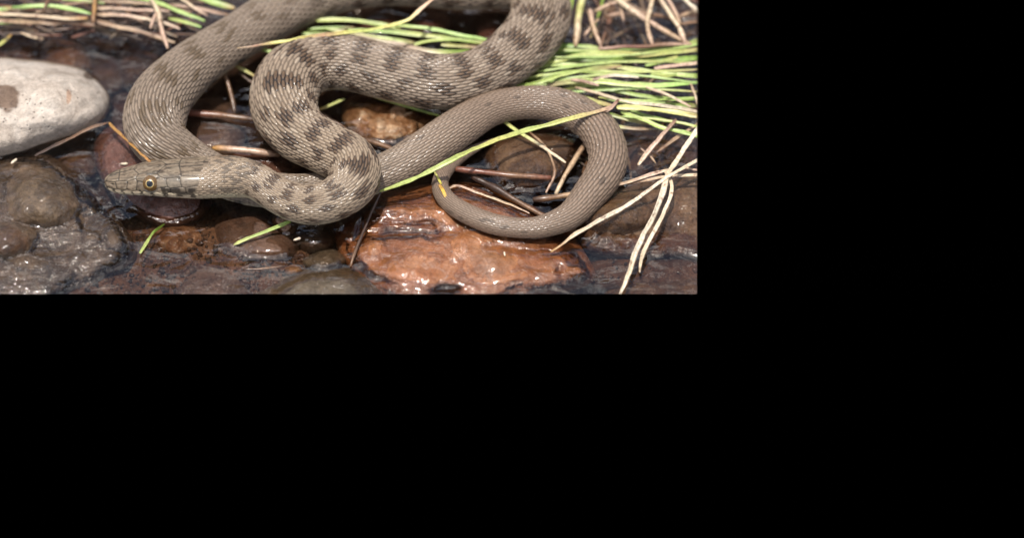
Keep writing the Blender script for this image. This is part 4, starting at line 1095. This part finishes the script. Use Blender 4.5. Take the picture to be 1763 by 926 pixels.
# tangled litter nobody could count
def litter():
    r = np.random.default_rng(3)
    VV, F4, F3, CC = [], [], [], []
    o = 0
    zones = [(-60, 330, -50, 62, 150, 26), (985, 1235, -40, 90, 36, 0), (985, 1235, 90, 300, 40, -24), (-360, 1235, -400, -60, 520, 10), (-360, -70, -60, 60, 90, 10)]
    pal = [DK, DK, (.1, .06, .035), BR, RB, DK, (.1, .07, .04), (.22, .15, .09)]
    for (x0, x1, y0, y1, num, z0) in zones:
        for k in range(num):
            x = r.uniform(x0, x1); y = r.uniform(y0, y1); a = r.normal(0.05, 0.35) if x < 600 else r.uniform(-1.4, 1.4)
            ln = r.uniform(50, 130); b = r.normal(0, .12)
            if x < 400 and y0 > -60: z = z0 + (45 - y) * 0.32 - r.uniform(0, 22)
            else: z = z0 + r.uniform(-14, 10)
            pts = [(x - ln / 2 * math.cos(a), y - ln / 2 * math.sin(a), z - 5), (x, y + b * 30, z), (x + ln / 2 * math.cos(a + b), y + ln / 2 * math.sin(a + b), z - 5)]
            if x < 400 and y0 > -60 and max(p[1] for p in pts) > 74: continue
            c1 = pal[r.integers(len(pal))]; c2 = pal[r.integers(len(pal))]
            V, F, C = strand(pts, r.uniform(4, 9), [c1, c2], True, n=8, seed=k)
            VV.append(V); CC.append(C); F4.append(F[0] + o); F3 += [F[1] + o, F[2] + o]; o += len(V)
    ob = mesh_obj('plant_litter', np.vstack(VV), [np.vstack(F4), np.vstack(F3)], M['straw'], col=np.vstack(CC))
    tag(ob, 'tangled dark dead grass and litter on the bank behind the snake', 'litter', kind='stuff')
litter()

# ------------------------------------------------------------------ end the modelled bed where the photograph ends
def trim():
    bpy.context.view_layer.update()
    C = Vector((0, -DIST * CT * S, DIST * ST * S))
    F, R, U = Vector((0, CT, -ST)), Vector((1, 0, 0)), Vector((0, ST, CT))
    d1 = F * DIST + R * (EDGE_X - PPX); n1 = d1.cross(U).normalized()
    if n1.dot(R) < 0: n1 = -n1
    d2 = F * DIST + U * (PPY - EDGE_Y); n2 = d2.cross(R).normalized()
    if n2.dot(U) > 0: n2 = -n2
    for ob in list(bpy.data.objects):
        if ob.type != 'MESH': continue
        mw = ob.matrix_world
        nv = len(ob.data.vertices)
        co = np.empty(nv * 3, np.float32); ob.data.vertices.foreach_get('co', co)
        wc = co.reshape(-1, 3) + np.array(mw.translation)
        for nrm in (n1, n2):
            dd = (wc - np.array(C)) @ np.array(nrm)
            if dd.max() <= 0: continue
            bm = bmesh.new(); bm.from_mesh(ob.data)
            g = bm.verts[:] + bm.edges[:] + bm.faces[:]
            res = bmesh.ops.bisect_plane(bm, geom=g, dist=1e-7, plane_co=C - mw.translation, plane_no=nrm, clear_outer=True)
            ed = [e for e in res['geom_cut'] if isinstance(e, bmesh.types.BMEdge)]
            if ed and ob.name not in ('streambed', 'water'):
                try: bmesh.ops.triangle_fill(bm, edges=ed, use_beauty=True, use_dissolve=False)
                except Exception: pass
            bm.to_mesh(ob.data); bm.free(); ob.data.update()
            nv = len(ob.data.vertices)
            if nv == 0: break
            co = np.empty(nv * 3, np.float32); ob.data.vertices.foreach_get('co', co)
            wc = co.reshape(-1, 3) + np.array(mw.translation)
        if nv == 0: bpy.data.objects.remove(ob)
trim()
